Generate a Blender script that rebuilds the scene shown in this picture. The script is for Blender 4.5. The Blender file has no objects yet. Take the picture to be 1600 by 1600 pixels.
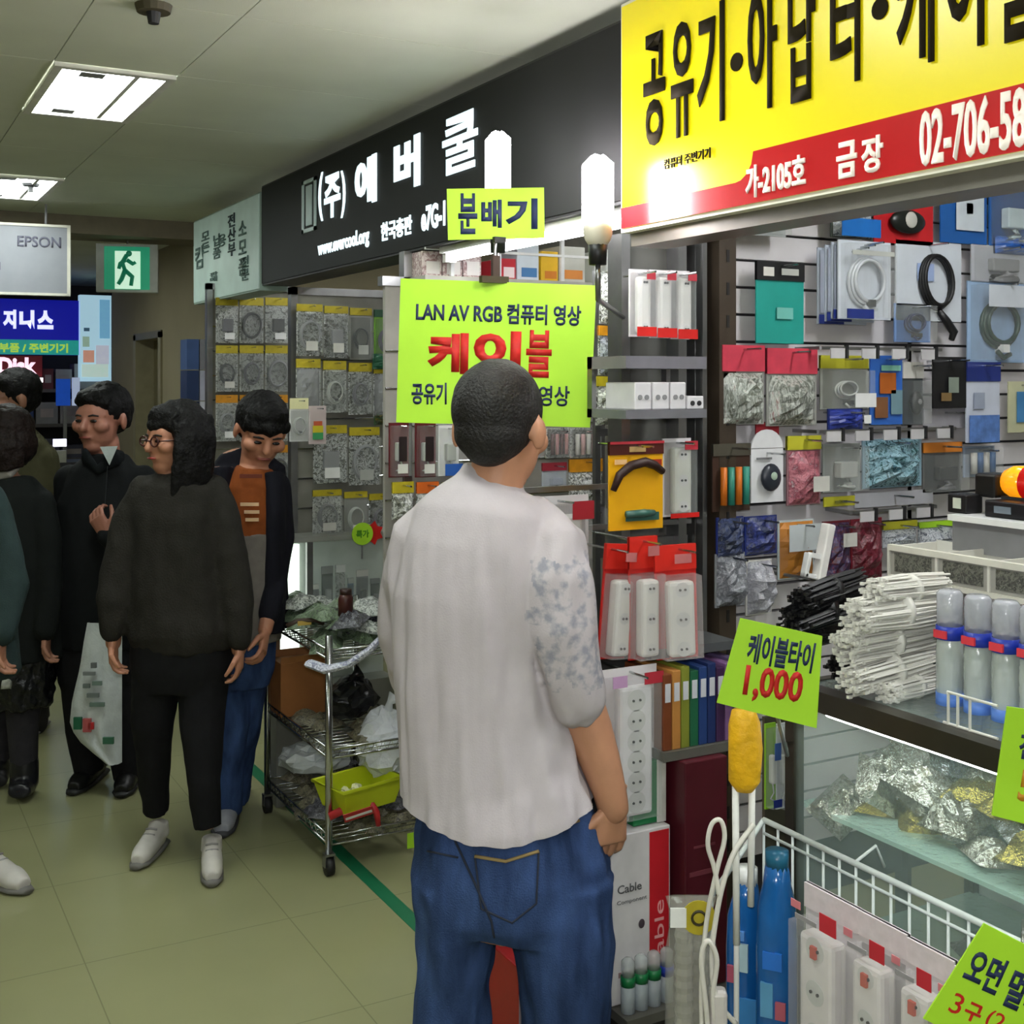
import bpy, bmesh, math, random
from mathutils import Vector, Matrix, Euler, noise
random.seed(7)
SC = bpy.context.scene
COL = SC.collection
# ---------------------------------------------------------------- camera, world, exposure
# world axes: X = across the aisle (towards the stalls), Y = along the aisle, Z = up
F, CX, HY, EYE = 1900.0, 800.0, 595.0, 1.65
TH = math.atan2(1045, F)
S, C = math.sin(TH), math.cos(TH)
cam_d = bpy.data.cameras.new('camera')
cam = bpy.data.objects.new('camera', cam_d); COL.objects.link(cam)
cam.location = (0, 0, EYE); cam.rotation_euler = (math.pi/2, 0, -TH)
cam_d.sensor_width = 36; cam_d.lens = 36*F/1600; cam_d.shift_y = -(800-HY)/1600
cam_d.clip_start = .02; cam_d.clip_end = 60
SC.camera = cam
SC.view_settings.view_transform = 'Standard'; SC.view_settings.look = 'None'
SC.view_settings.gamma = 1; SC.view_settings.use_curve_mapping = False
SC.view_settings.exposure = .2
W = bpy.data.worlds.new('world'); SC.world = W; W.use_nodes = True
W.node_tree.nodes['Background'].inputs[0].default_value = (.75, .8, .85, 1)
W.node_tree.nodes['Background'].inputs[1].default_value = .06
def area(name, loc, rot, sx, sy, power, col=(1,1,1)):
    l = bpy.data.lights.new(name, 'AREA'); l.shape = 'RECTANGLE'; l.size = sx; l.size_y = sy
    l.energy = power; l.color = col
    o = bpy.data.objects.new(name, l); COL.objects.link(o); o.location = loc; o.rotation_euler = rot
    return o
# the photographer's flash, just above the lens
area('camera_flash', (-.02, -.02, EYE+.12), (math.pi/2-.06, 0, -TH), .12, .08, 18, (.97, .99, 1))

# ---------------------------------------------------------------- pixel <-> place helpers
def ray(px, py):
    r = (px-CX)/F
    return Vector((r*C+S, -r*S+C, (HY-py)/F))
EYEV = Vector((0, 0, EYE))
def atd(px, py, d): return EYEV + ray(px, py)*d
def onv(px, py, V): r = ray(px, py); return EYEV + r*(V/r.x)
def onu(px, py, U): r = ray(px, py); return EYEV + r*(U/r.y)
def onz(px, py, Z): r = ray(px, py); return EYEV + r*((Z-EYE)/r.z)

# ---------------------------------------------------------------- materials
def lin(c):
    return tuple(((x/255)/12.92 if x/255 <= .04045 else ((x/255+.055)/1.055)**2.4) for x in c)
MATS = {}
def mat(col, rough=.55, metal=0, var=.1, scale=14, bump=0, bscale=120, em=0, trans=0, alpha=1, spec=.5, coat=0, ior=1.45, key=None):
    k = key or (tuple(col), rough, metal, var, scale, bump, bscale, em, trans, alpha, spec, coat)
    if k in MATS: return MATS[k]
    m = bpy.data.materials.new('mat_%03d' % len(MATS)); m.use_nodes = True
    nt = m.node_tree; N = nt.nodes; L = nt.links; b = N['Principled BSDF']
    c = lin(col)
    b.inputs['Base Color'].default_value = (*c, 1)
    b.inputs['Roughness'].default_value = rough; b.inputs['Metallic'].default_value = metal
    b.inputs['Specular IOR Level'].default_value = spec; b.inputs['IOR'].default_value = ior
    b.inputs['Transmission Weight'].default_value = trans; b.inputs['Alpha'].default_value = alpha
    b.inputs['Coat Weight'].default_value = coat
    if em:
        b.inputs['Emission Color'].default_value = (*c, 1); b.inputs['Emission Strength'].default_value = em
    if var or bump:
        tc = N.new('ShaderNodeTexCoord')
    if var:
        n = N.new('ShaderNodeTexNoise'); n.inputs['Scale'].default_value = scale; n.inputs['Detail'].default_value = 4
        L.new(tc.outputs['Object'], n.inputs['Vector'])
        r = N.new('ShaderNodeValToRGB')
        r.color_ramp.elements[0].position = .3; r.color_ramp.elements[1].position = .7
        r.color_ramp.elements[0].color = (*[x*(1-var) for x in c], 1)
        r.color_ramp.elements[1].color = (*[min(1, x*(1+var)) for x in c], 1)
        L.new(n.outputs['Fac'], r.inputs['Fac']); L.new(r.outputs['Color'], b.inputs['Base Color'])
    if bump:
        n2 = N.new('ShaderNodeTexNoise'); n2.inputs['Scale'].default_value = bscale; n2.inputs['Detail'].default_value = 3
        L.new(tc.outputs['Object'], n2.inputs['Vector'])
        bp = N.new('ShaderNodeBump'); bp.inputs['Strength'].default_value = bump; bp.inputs['Distance'].default_value = .01
        L.new(n2.outputs['Fac'], bp.inputs['Height']); L.new(bp.outputs['Normal'], b.inputs['Normal'])
    MATS[k] = m
    return m
def busy(cols, scale=30, rough=.3, stretch=(1, 1, 1), bump=.3, spec=.5, key=None, metal=0):
    """printed / crumpled packaging: patches of several colours"""
    if scale < 100: scale *= 2.2
    k = ('busy', tuple(cols), scale, rough, stretch, metal)
    if k in MATS: return MATS[k]
    m = bpy.data.materials.new('mat_%03d' % len(MATS)); m.use_nodes = True
    nt = m.node_tree; N = nt.nodes; L = nt.links; b = N['Principled BSDF']
    b.inputs['Roughness'].default_value = rough; b.inputs['Specular IOR Level'].default_value = spec; b.inputs['Metallic'].default_value = metal
    tc = N.new('ShaderNodeTexCoord'); mp = N.new('ShaderNodeMapping'); mp.inputs['Scale'].default_value = stretch
    oi = N.new('ShaderNodeObjectInfo'); ad = N.new('ShaderNodeVectorMath'); ad.operation = 'ADD'
    L.new(tc.outputs['Object'], mp.inputs['Vector']); L.new(mp.outputs['Vector'], ad.inputs[0])
    mu = N.new('ShaderNodeMath'); mu.operation = 'MULTIPLY'; mu.inputs[1].default_value = 9
    L.new(oi.outputs['Random'], mu.inputs[0]); L.new(mu.outputs[0], ad.inputs[1])
    n = N.new('ShaderNodeTexNoise'); n.inputs['Scale'].default_value = scale*.42; n.inputs['Detail'].default_value = 7; n.inputs['Roughness'].default_value = .72; n.inputs['Distortion'].default_value = 1.2
    L.new(ad.outputs[0], n.inputs['Vector'])
    r = N.new('ShaderNodeValToRGB')
    e = r.color_ramp.elements
    while len(e) < len(cols): e.new(.5)
    for i, c in enumerate(cols):
        e[i].position = .30+.40*i/(len(cols)-1); e[i].color = (*lin(c), 1)
    L.new(n.outputs['Fac'], r.inputs['Fac']); L.new(r.outputs['Color'], b.inputs['Base Color'])
    if bump:
        n2 = N.new('ShaderNodeTexNoise'); n2.inputs['Scale'].default_value = scale*1.5
        L.new(ad.outputs[0], n2.inputs['Vector'])
        bp = N.new('ShaderNodeBump'); bp.inputs['Strength'].default_value = bump; bp.inputs['Distance'].default_value = .01
        L.new(n2.outputs['Fac'], bp.inputs['Height']); L.new(bp.outputs['Normal'], b.inputs['Normal'])
    MATS[k] = m
    return m
def clear(tint=(235, 240, 238), alpha=.12, rough=.12):
    return mat(tint, rough=rough, var=0, alpha=alpha, spec=.8, bump=.25, bscale=60)
WHITE = mat((226, 226, 224), .45); OFFW = mat((205, 203, 196), .5); BLACK = mat((22, 22, 24), .45)
DARK = mat((40, 40, 42), .5); STEEL = mat((150, 150, 150), .3, .9, var=.12); CHROME = mat((185, 187, 188), .18, 1, var=.06)
GREY = mat((128, 128, 130), .5); LIME = mat((166, 216, 44), .55, var=.05, scale=9, bump=.05, bscale=40, em=.0)
INK = mat((24, 38, 74), .6, var=.2, scale=60); REDINK = mat((186, 28, 20), .6, var=.15, scale=60)

# ---------------------------------------------------------------- mesh building
class M:
    def __init__(s): s.v = []; s.f = []
    def add(s, vs, fs):
        o = len(s.v); s.v += [Vector(v) for v in vs]; s.f += [tuple(i+o for i in f) for f in fs]; return s
    def box(s, c, d, rot=None, taper=1):
        x, y, z = d[0]/2, d[1]/2, d[2]/2; R = rot or Matrix.Identity(3)
        if not isinstance(R, Matrix): R = Euler(R).to_matrix()
        vs = [Vector(c)+R@Vector((sx*x*(taper if sz > 0 else 1), sy*y*(taper if sz > 0 else 1), sz*z)) for sz in (-1, 1) for sy in (-1, 1) for sx in (-1, 1)]
        return s.add(vs, [(0, 2, 3, 1), (4, 5, 7, 6), (0, 1, 5, 4), (2, 6, 7, 3), (0, 4, 6, 2), (1, 3, 7, 5)])
    def bb(s, a, b):
        a, b = Vector(a), Vector(b); d = b-a
        return s.box((a+b)/2, (abs(d.x), abs(d.y), abs(d.z)))
    def tube(s, path, r, n=8, closed=False, lat=None, cap=True):
        """path of points; r scalar or list of radius / (ra, rb) along lat and across it"""
        P = [Vector(p) for p in path]; k = len(P); vs = []; fs = []; prev = None
        for i, p in enumerate(P):
            if closed: t = P[(i+1) % k]-P[i-1]
            else: t = P[min(i+1, k-1)]-P[max(i-1, 0)]
            if t.length < 1e-9: t = Vector((0, 0, 1))
            t.normalize()
            if lat is not None: a = Vector(lat)
            elif prev is not None: a = prev
            else: a = Vector((1, 0, 0)) if abs(t.x) < .8 else Vector((0, 1, 0))
            a = (a-t*a.dot(t)); 
            if a.length < 1e-6: a = t.orthogonal()
            a.normalize(); prev = a; b = t.cross(a)
            rr = r[i] if isinstance(r, (list, tuple)) and not (len(r) == 2 and k != 2 and not isinstance(r[0], (list, tuple))) else r
            ra, rb = rr if isinstance(rr, (list, tuple)) else (rr, rr)
            vs += [p+a*ra*math.cos(2*math.pi*j/n)+b*rb*math.sin(2*math.pi*j/n) for j in range(n)]
        for i in range(k if closed else k-1):
            o, q = i*n, ((i+1) % k)*n
            fs += [(o+j, o+(j+1) % n, q+(j+1) % n, q+j) for j in range(n)]
        if not closed and cap:
            fs += [tuple(range(n-1, -1, -1)), tuple((k-1)*n+j for j in range(n))]
        return s.add(vs, fs)
    def cyl(s, a, b, r, r2=None, n=12): return s.tube([a, b], [r, r if r2 is None else r2], n)
    def ring(s, c, R, r, axis='y', n=20, m=6, e=1.0, rot=None):
        pts = []
        for i in range(n):
            t = 2*math.pi*i/n; x, z = R*math.cos(t), R*e*math.sin(t)
            p = Vector((x, 0, z)) if axis == 'y' else (Vector((x, z, 0)) if axis == 'z' else Vector((0, x, z)))
            if rot: p = Euler(rot).to_matrix()@p
            pts.append(Vector(c)+p)
        return s.tube(pts, r, m, closed=True)
    def ell(s, c, r, n=14, m=9, rot=None):
        R = Euler(rot).to_matrix() if rot else Matrix.Identity(3); c = Vector(c)
        vs = [c+R@Vector((0, 0, -r[2]))]; fs = []
        for i in range(1, m):
            t = math.pi*i/m-math.pi/2
            for j in range(n):
                a = 2*math.pi*j/n
                vs.append(c+R@Vector((r[0]*math.cos(t)*math.cos(a), r[1]*math.cos(t)*math.sin(a), r[2]*math.sin(t))))
        vs.append(c+R@Vector((0, 0, r[2])))
        for j in range(n): fs.append((0, 1+(j+1) % n, 1+j))
        for i in range(m-2):
            o = 1+i*n
            fs += [(o+j, o+(j+1) % n, o+n+(j+1) % n, o+n+j) for j in range(n)]
        o = 1+(m-2)*n; top = len(vs)-1
        fs += [(o+j, o+(j+1) % n, top) for j in range(n)]
        return s.add(vs, fs)
    def prism(s, pts, a, b, fn):
        """2-D outline pts extruded from a to b, fn(x, y, d) -> point"""
        n = len(pts); vs = [fn(x, y, a) for x, y in pts]+[fn(x, y, b) for x, y in pts]
        return s.add(vs, [tuple(range(n-1, -1, -1)), tuple(range(n, 2*n))]+[(j, (j+1) % n, n+(j+1) % n, n+j) for j in range(n)])
    def xf(s, m):
        s.v = [m@v for v in s.v]; return s
    def mesh(s, name):
        me = bpy.data.meshes.new(name); me.from_pydata([tuple(v) for v in s.v], [], s.f)
        bm = bmesh.new(); bm.from_mesh(me); bmesh.ops.recalc_face_normals(bm, faces=bm.faces); bm.to_mesh(me); bm.free()
        return me
    def obj(s, name, material, parent=None, smooth=False, bevel=0):
        return link(name, s.mesh(name), material, parent, smooth, bevel)
def link(name, me, material, parent=None, smooth=False, bevel=0):
    o = bpy.data.objects.new(name, me); COL.objects.link(o)
    if material and not me.materials: me.materials.append(material)
    if smooth: me.polygons.foreach_set('use_smooth', [True]*len(me.polygons))
    if bevel:
        b = o.modifiers.new('bevel', 'BEVEL'); b.width = bevel; b.segments = 2; b.limit_method = 'ANGLE'
    if parent: o.parent = parent
    return o
def tag(o, label, cat, group=None):
    o['label'] = label; o['category'] = cat
    if group: o['group'] = group
    return o
def thing(name, label, cat, loc=(0, 0, 0), rot=(0, 0, 0), group=None):
    o = bpy.data.objects.new(name, None); COL.objects.link(o); o.location = loc; o.rotation_euler = rot
    o.empty_display_size = .05
    return tag(o, label, cat, group)
def struct(o): o['kind'] = 'structure'; return o

# lettering: flat printed / cut letters fitted into a box of w x h, centred
FX = Matrix(((0, 0, -1), (-1, 0, 0), (0, 1, 0)))      # reads on a face that looks to -X
FY = Matrix(((1, 0, 0), (0, 0, -1), (0, 1, 0)))       # reads on a face that looks to -Y
def text(body, w, h, material, parent, pos, face, name='lettering', depth=.0015, bold=.0, roll=0):
    cu = bpy.data.curves.new('t', 'FONT'); cu.body = body; cu.size = 1; cu.offset = bold; cu.resolution_u = 3
    o = bpy.data.objects.new('t', cu); COL.objects.link(o)
    me = bpy.data.meshes.new_from_object(o)
    bpy.data.objects.remove(o); bpy.data.curves.remove(cu)
    xs = [v.co.x for v in me.vertices]; ys = [v.co.y for v in me.vertices]
    x0, x1, y0, y1 = min(xs), max(xs), min(ys), max(ys)
    sx, sy = w/(x1-x0), h/(y1-y0); cxx, cyy = (x0+x1)/2, (y0+y1)/2
    rr = Matrix.Rotation(roll, 3, 'Z')
    for v in me.vertices:
        v.co = Vector(pos)+face@(rr@Vector(((v.co.x-cxx)*sx, (v.co.y-cyy)*sy, 0)))
    bm = bmesh.new(); bm.from_mesh(me)
    bmesh.ops.remove_doubles(bm, verts=bm.verts, dist=1e-6)
    g = bmesh.ops.extrude_face_region(bm, geom=bm.faces[:])
    nrm = face@Vector((0, 0, 1))
    for e in g['geom']:
        if isinstance(e, bmesh.types.BMVert): e.co += nrm*depth
    bmesh.ops.recalc_face_normals(bm, faces=bm.faces); bm.to_mesh(me); bm.free()
    me.name = name; me.materials.clear()
    return link(name, me, material, parent)
def rect(parent, name, x0, z0, x1, z1, y, material, t=.0012):
    """thin proud printed patch on a face looking to local -Y"""
    return M().bb((x0, y-t, z0), (x1, y, z1)).obj(name, material, parent)
# ================================================================ the setting
CEIL = 2.56
VF = 1.60           # stall front plane
# floor
def floor_mat():
    m = mat((147, 147, 109), .2, var=.06, scale=1.3, spec=.5, bump=.03, bscale=3, key='floor')
    nt = m.node_tree; N = nt.nodes; L = nt.links; b = N['Principled BSDF']
    tc = N.new('ShaderNodeTexCoord'); br = N.new('ShaderNodeTexBrick')
    br.offset = 0; br.inputs['Scale'].default_value = 1; br.inputs['Brick Width'].default_value = .6; br.inputs['Row Height'].default_value = .6
    br.inputs['Mortar Size'].default_value = .0025; br.inputs['Mortar Smooth'].default_value = .6
    L.new(tc.outputs['Object'], br.inputs['Vector'])
    src = b.inputs['Base Color'].links[0].from_socket
    mx = N.new('ShaderNodeMix'); mx.data_type = 'RGBA'; mx.blend_type = 'MULTIPLY'
    L.new(br.outputs['Fac'], mx.inputs['Factor']); L.new(src, mx.inputs[6]); mx.inputs[7].default_value = (.72, .72, .7, 1)
    L.new(mx.outputs[2], b.inputs['Base Color'])
    return m
struct(M().bb((-4, -4, -.1), (5, 13, 0)).obj('floor', floor_mat()))
# ceiling slab with boards hung under it, shadow joints between them
ceil = struct(M().bb((-4, -4, CEIL+.012), (5, 13, CEIL+.14)).obj('ceiling', mat((110, 108, 96), .8, var=.05)))
CB = mat((203, 206, 190), .8, var=.05, scale=3, bump=.1, bscale=300)
TROF = [(0.70, -2.3), (0.70, -.15), (.70, 1.95), (.70, 4.02), (.70, 6.12), (.70, 8.2), (-2.3, 1.9), (-2.3, 4.0), (-2.3, 6.1), (-2.3, -.2)]
PW, PL = 1.05, 1.05
def in_trof(x0, x1, y0, y1):
    for tx, ty in TROF:
        if x0 < tx < x1 and y0 < ty < y1: return tx, ty
# panel joints are laid so that every light fitting sits in a panel of its own width
xs = [-4, -3.0, -2.475, -2.125, -1.05, 0, .525, .875, 1.95, 3, 4, 5]
ys = [-4.0]
for ty in (-2.3, -.15, 1.95, 4.02, 6.12, 8.2):
    ys += [ty-.36, ty+.36, ty+1.04]
ys = sorted(ys+[10.3, 11.3, 13])
for i in range(len(xs)-1):
    for j in range(len(ys)-1):
        x0, x1, y0, y1 = xs[i], xs[i+1], ys[j], ys[j+1]
        if in_trof(x0, x1, y0, y1): continue
        if y1 < 2 or x0 > 2.9 or x1 < -2.2: 
            if (i+j) % 1: continue
        g = .0016
        M().bb((x0+g, y0+g, CEIL), (x1-g, y1-g, CEIL+.012)).obj('ceiling_board', CB, ceil)
# ceiling light fittings
EMT = mat((246, 255, 249), .4, var=0, em=22); EMT_ = None
def troffer(x, y, label, far=False):
    t = thing('ceiling_light', label, 'light', (x, y, CEIL-.012), group='recessed corridor ceiling lights')
    hw, hl = .172, .357
    fr = M()
    for a, b in (((-hw, -hl), (hw, -hl+.03)), ((-hw, hl-.03), (hw, hl)), ((-hw, -hl+.03), (-hw+.025, hl-.03)), ((hw-.025, -hl+.03), (hw, hl-.03))):
        fr.bb((*a, 0), (*b, .014))
    fr.obj('frame', OFFW, t)
    M().bb((-hw+.02, -hl+.02, .012), (.06, hl-.02, .02)).obj('diffuser', EMT, t)
    M().bb((.075, -hl+.02, .012), (hw-.02, hl-.02, .02)).obj('diffuser', EMT, t)
    M().bb((.06, -hl+.02, .004), (.075, hl-.02, .02)).obj('divider', OFFW, t)
    for sy in (-1, 1):
        M().bb((-.09, sy*(hl-.085)-.03, .004), (-.02, sy*(hl-.085)+.03, .014)).obj('lamp_holder', GREY, t)
    return t
names = {3: 'recessed ceiling light, the nearer and larger of the two in view', 4: 'recessed ceiling light beyond, cut by the left picture edge above the grey board'}
for i, (tx, ty) in enumerate(TROF):
    troffer(tx, ty, names.get(i, 'recessed ceiling light outside the picture'))
def added_stall_lamp(x, y, L_, label, power):  # unseen battens, added to brighten the goods inside the stalls
    t = thing('added_batten_light', label, 'light', (x, y, CEIL-.06), group='stall ceiling battens')
    M().bb((-.05, -L_/2, .03), (.05, L_/2, .06)).obj('housing', WHITE, t)
    for k in (-.025, .025): M().cyl((k, -L_/2+.02, .012), (k, L_/2-.02, .012), .013).obj('tube', mat((250, 252, 255), .4, var=0, em=power), t, True)
    for y_ in (-1, 1): M().bb((-.05, y_*(L_/2-.01)-.012, -.004), (.05, y_*(L_/2-.01)+.012, .03)).obj('end_cap', OFFW, t)
added_stall_lamp(2.25, 1.25, 1.2, 'ceiling batten light inside the nearer stall, hidden by the yellow sign', 64)
added_stall_lamp(2.6, 3.3, 1.2, 'ceiling batten light inside the farther stall, hidden by the charcoal sign', 30)
added_stall_lamp(2.5, 5.2, 1.2, 'ceiling batten light at the far end of the farther stall', 30)
# sprinkler / smoke head near the top
p = onz(240, 8, CEIL)
t = thing('smoke_detector', 'small dark smoke detector on the ceiling near the top edge', 'detector', p)
M().cyl((0, 0, 0), (0, 0, -.018), .045, .04, 16).obj('base_plate', mat((74, 68, 50), .6), t)
M().cyl((0, 0, -.018), (0, 0, -.045), .018, .013, 12).obj('sensor', DARK, t)
p = onz(48, 287, CEIL)
t = thing('sprinkler_head', 'tiny dark sprinkler head on the ceiling behind the farther light', 'sprinkler', p)
M().cyl((0, 0, 0), (0, 0, -.012), .04, .035, 14).obj('collar', DARK, t); M().cyl((0, 0, -.012), (0, 0, -.04), .012).obj('nozzle', DARK, t)
# side wall past the stalls with a recessed doorway, and the walls that close the place
WB = mat((148, 138, 112), .75, var=.08, scale=2.2)
WR = 1.92
uA, uB = 6.72, onv(175, 600, WR).y
d0, d1 = onv(252, 600, WR).y, onv(213, 600, WR).y
dtop = onv(232, 530, WR).z
w = M()
w.bb((WR, uA, 0), (WR+.2, d0, CEIL)); w.bb((WR, d1, 0), (WR+.2, uB, CEIL)); w.bb((WR, d0, dtop), (WR+.2, d1, CEIL))
wr = struct(w.obj('wall_right', WB))
d = struct(M().bb((WR+.12, d0, 0), (WR+.16, d1, dtop)).obj('door_1', mat((120, 112, 84), .5)))
M().bb((WR+.112, (d0+d1)/2-.012, 0), (WR+.122, (d0+d1)/2+.012, dtop)).obj('door_gap', mat((30, 28, 22), .7), d)
for k in (d0, d1):
    M().bb((WR-.015, k-.04, 0), (WR+.12, k+.04, dtop+.04)).obj('door_frame', mat((140, 132, 104), .5), d)
M().bb((WR-.015, d0-.04, dtop), (WR+.12, d1+.04, dtop+.05)).obj('door_frame', mat((104, 98, 76), .5), d)
WBK = mat((70, 64, 54), .8)
struct(M().bb((-4, 12.2, 0), (5, 12.35, CEIL)).obj('wall_back', WBK))
struct(M().bb((-4.1, -4, 0), (-4, 13, CEIL)).obj('wall_left', WB))
struct(M().bb((-4, -4.1, 0), (5, -4, CEIL)).obj('wall_front', WB))
struct(M().bb((3.6, -4, 0), (3.7, uA, CEIL)).obj('wall_stall_rear', mat((120, 118, 110), .8)))
struct(M().bb((WR+.2, uA-.08, 0), (3.6, uA, CEIL)).obj('wall_stall_end', WB))
struct(M().bb((5, -4, 0), (5.1, 13, CEIL)).obj('wall_outer', WB))
# shallow beam added under the ceiling to cast the far corridor into shade
struct(M().bb((-4, 7.0, CEIL-.10), (WR, 7.35, CEIL)).obj('trim_added_1', mat((120, 112, 92), .8)))
# green guide line taped on the floor
tag(M().bb((1.50, 1.2, 0), (1.55, 6.6, .0012)).obj('floor_tape', mat((22, 106, 70), .45, var=.1, scale=5)), 'long green guide line taped along the floor beside the stalls', 'tape')

# ================================================================ signs
def sign_v(name, label, x0, x1, V, z0, z1, t, body, frame, xe=None):
    """sign box whose face looks across the aisle; x0/x1 picture columns of its ends"""
    y1 = onv(x0, 500, V).y; y0 = xe if xe is not None else onv(x1, 500, V).y
    o = thing(name, label, 'sign', (V, y0, z0))
    M().bb((.004, 0, 0), (t, y1-y0, z1-z0)).obj('sign_box', frame, o)
    M().bb((0, .008, .008), (.004, y1-y0-.008, z1-z0-.008)).obj('face_panel', body, o)
    o['y1'] = y1-y0
    return o
def on_sign(o, V, z0, body, x0, ya, x1, yb, material, bold=0):
    """one glyph filling the picture box x0..x1, ya (top)..yb (bottom at its centre)"""
    a, b = onv(x0, 500, V), onv(x1, 500, V); cx = (x0+x1)/2
    zt, zb = onv(cx, ya, V).z, onv(cx, yb, V).z
    pos = (-.002, (a.y+b.y)/2-o.location.y, (zt+zb)/2-z0)
    return text(body, abs(a.y-b.y), zt-zb, material, o, pos, FX, 'letter', .003, bold)
DZ0, DZ1 = 2.066, 2.50
LETW = mat((225, 245, 250), .4, var=0, em=1.0)
o = sign_v('dark_shop_sign', 'long charcoal shop sign with pale lettering between the pale sign and the yellow sign', 408, 975, VF, DZ0, DZ1, .14, mat((24, 25, 24), .55, var=.06, scale=3, spec=.2), mat((26, 26, 26), .5))
for b, x0, ya, x1, yb, bo in (('주', 508, 272, 533, 340, .03), ('(', 499, 270, 506, 346, .02), (')', 534, 266, 541, 340, .02), ('에', 556, 246, 590, 320, .05), ('버', 617, 216, 658, 296, .05), ('쿨', 693, 178, 748, 268, .02)):
    on_sign(o, VF, DZ0, b, x0, ya, x1, yb, LETW, bo)
a, b_ = onv(473, 500, VF), onv(495, 500, VF)
zt, zb = onv(484, 280, VF).z, onv(484, 362, VF).z
e = M()
for q0, q1, r0, r1 in ((0, 1, 0, .07), (0, 1, .93, 1), (0, .14, 0, 1), (.86, 1, 0, 1), (.3, .7, .12, .88)):
    e.bb((-.005, a.y+(b_.y-a.y)*q0-o.location.y, zb+(zt-zb)*r0-DZ0), (-.001, a.y+(b_.y-a.y)*q1-o.location.y, zb+(zt-zb)*r1-DZ0))
e.obj('emblem', mat((170, 190, 190), .4), o)
for b, x0, ya, x1, yb in (('www.evercool.org', 498, 366, 578, 396), ('한국총판', 597, 342, 645, 372), ('e7G-1', 660, 318, 697, 358)):
    on_sign(o, VF, DZ0, b, x0, ya, x1, yb, LETW, .03)
# pale green-white sign at the far end of the dark one
o = sign_v('pale_shop_sign', 'pale green-white notice sign with faint dark lines of writing past the charcoal sign', 302, 405, VF-.01, 2.045, 2.475, .13, mat((178, 200, 192), .4, var=.12, scale=6, em=.10), mat((150, 170, 160), .5))
gi = mat((86, 112, 106), .5)
for k, (x, y0, y1, s_) in enumerate(((312, 385, 420, '컴'), (322, 362, 395, '모든'), (340, 366, 404, '납품'), (348, 366, 385, '용'), (363, 334, 400, '전산부'), (380, 345, 430, '소모품'), (335, 425, 440, '판매'), (384, 400, 438, '전문'))):
    on_sign(o, VF-.01, 2.045, '\n'.join(s_), x-6, y0, x+6, y1, gi if k != 4 else mat((44, 62, 66), .5), .02)
# yellow sign over the nearer stall
VY = 1.45
YEL = mat((246, 226, 10), .28, var=.02, scale=3, em=.03, spec=.6); BLK = mat((36, 30, 18), .8, spec=.08)
YZ0, YZ1 = 1.965, 2.452
o = sign_v('yellow_shop_sign', 'big yellow and red shop sign over the nearer stall', 968, 1600, VY, YZ0, YZ1, .13, YEL, mat((235, 232, 215), .5), xe=.25)
for b, x0, ya, x1, yb, bo in (('공', 1008, 52, 1041, 228, .02), ('유', 1051, 34, 1085, 214, .02), ('기', 1092, 8, 1134, 194, .02), ('아', 1171, -30, 1216, 172, .02), ('답', 1234, -45, 1276, 158, .02), ('터', 1300, -60, 1346, 132, .02), ('케', 1404, -110, 1462, 104, .02), ('이', 1482, -140, 1540, 78, .02), ('블', 1566, -165, 1624, 62, .02)):
    on_sign(o, VY, YZ0, b, x0, ya, x1, yb, BLK, bo)
for x, y, h in ((1152, 97, 16), (1376, 14, 20)):
    a, b_ = onv(x-8, y, VY), onv(x+8, y, VY); c = (a+b_)/2
    M().cyl((-.003, c.y-o.location.y, c.z-YZ0), (0, c.y-o.location.y, c.z-YZ0), .017, n=16).obj('dot', BLK, o)
RED = mat((190, 30, 34), .22, var=.03, em=.05)
L_ = o['y1']
ym = onv(1150, 300, VY).y-o.location.y
pts = [(0, .008), (L_-.008, .008), (L_-.008, .052), (ym+.03, .052)]
pts += [(ym-.05*math.sin(t)+.0, .052+.05*(1-math.cos(t))) for t in (0, .3, .7, 1.1, 1.57)]+[(0, .102)]
M().prism(pts, -.0015, 0, lambda x, y, d: Vector((d, x, y))).obj('red_band', RED, o)
WL = mat((250, 240, 228), .4, var=0, em=.1)
for b, x0, ya, x1, yb, bo in (('가-2105호', 1168, 250, 1261, 302, .03), ('금', 1310, 221, 1341, 278, .03), ('장', 1349, 213, 1382, 270, .03), ('02-706-58', 1440, 154, 1606, 246, .02)):
    on_sign(o, VY, YZ0, b, x0, ya, x1, yb, WL, bo)
on_sign(o, VY, YZ0, '컴퓨터 주변기기', 1040, 240, 1112, 256, BLK, 0)
# steel carrier under the yellow sign
sb = thing('sign_bracket', 'grey steel beam carrying the underside of the yellow sign', 'beam', (VY, .25, YZ0-.05))
M().bb((.03, 0, .022), (.12, L_, .05)).obj('beam', mat((120, 116, 108), .4, .5), sb)
# exit sign hanging in the corridor
p = atd(199, 419, 7.0)
o = thing('exit_sign', 'green running-man exit sign hanging on a thin rod from the ceiling', 'sign', p, (0, 0, -.28))
k = 7.0/F
M().bb((-46*k, -.02, -38*k), (46*k, .04, 37*k)).obj('housing', mat((172, 176, 168), .5), o)
M().bb((-34*k, -.024, -34*k), (34*k, -.02, 33*k)).obj('green_panel', mat((20, 150, 110), .4, var=.05, em=.35), o)
M().bb((-18*k, -.027, -33*k), (20*k, -.024, 26*k)).obj('doorway', mat((205, 240, 215), .4, var=.05, em=.6), o)
g = mat((20, 130, 95), .4, em=.2)
run = M()
for q in ([(0, 20), (-7, 8), (-3, -4)], [(-3, -4), (8, -14), (6, -28)], [(-3, -4), (-8, -18), (-13, -26)], [(0, 12), (9, 6), (13, 9)], [(-2, 12), (-10, 6), (-12, -2)]):
    run.tube([Vector((x*k, -.029, y*k)) for x, y in q], [.013, .013, .011], 6)
run.ell((3*k, -.029, 22*k), (.017, .006, .017)); run.obj('running_figure', g, o, True)
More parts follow.
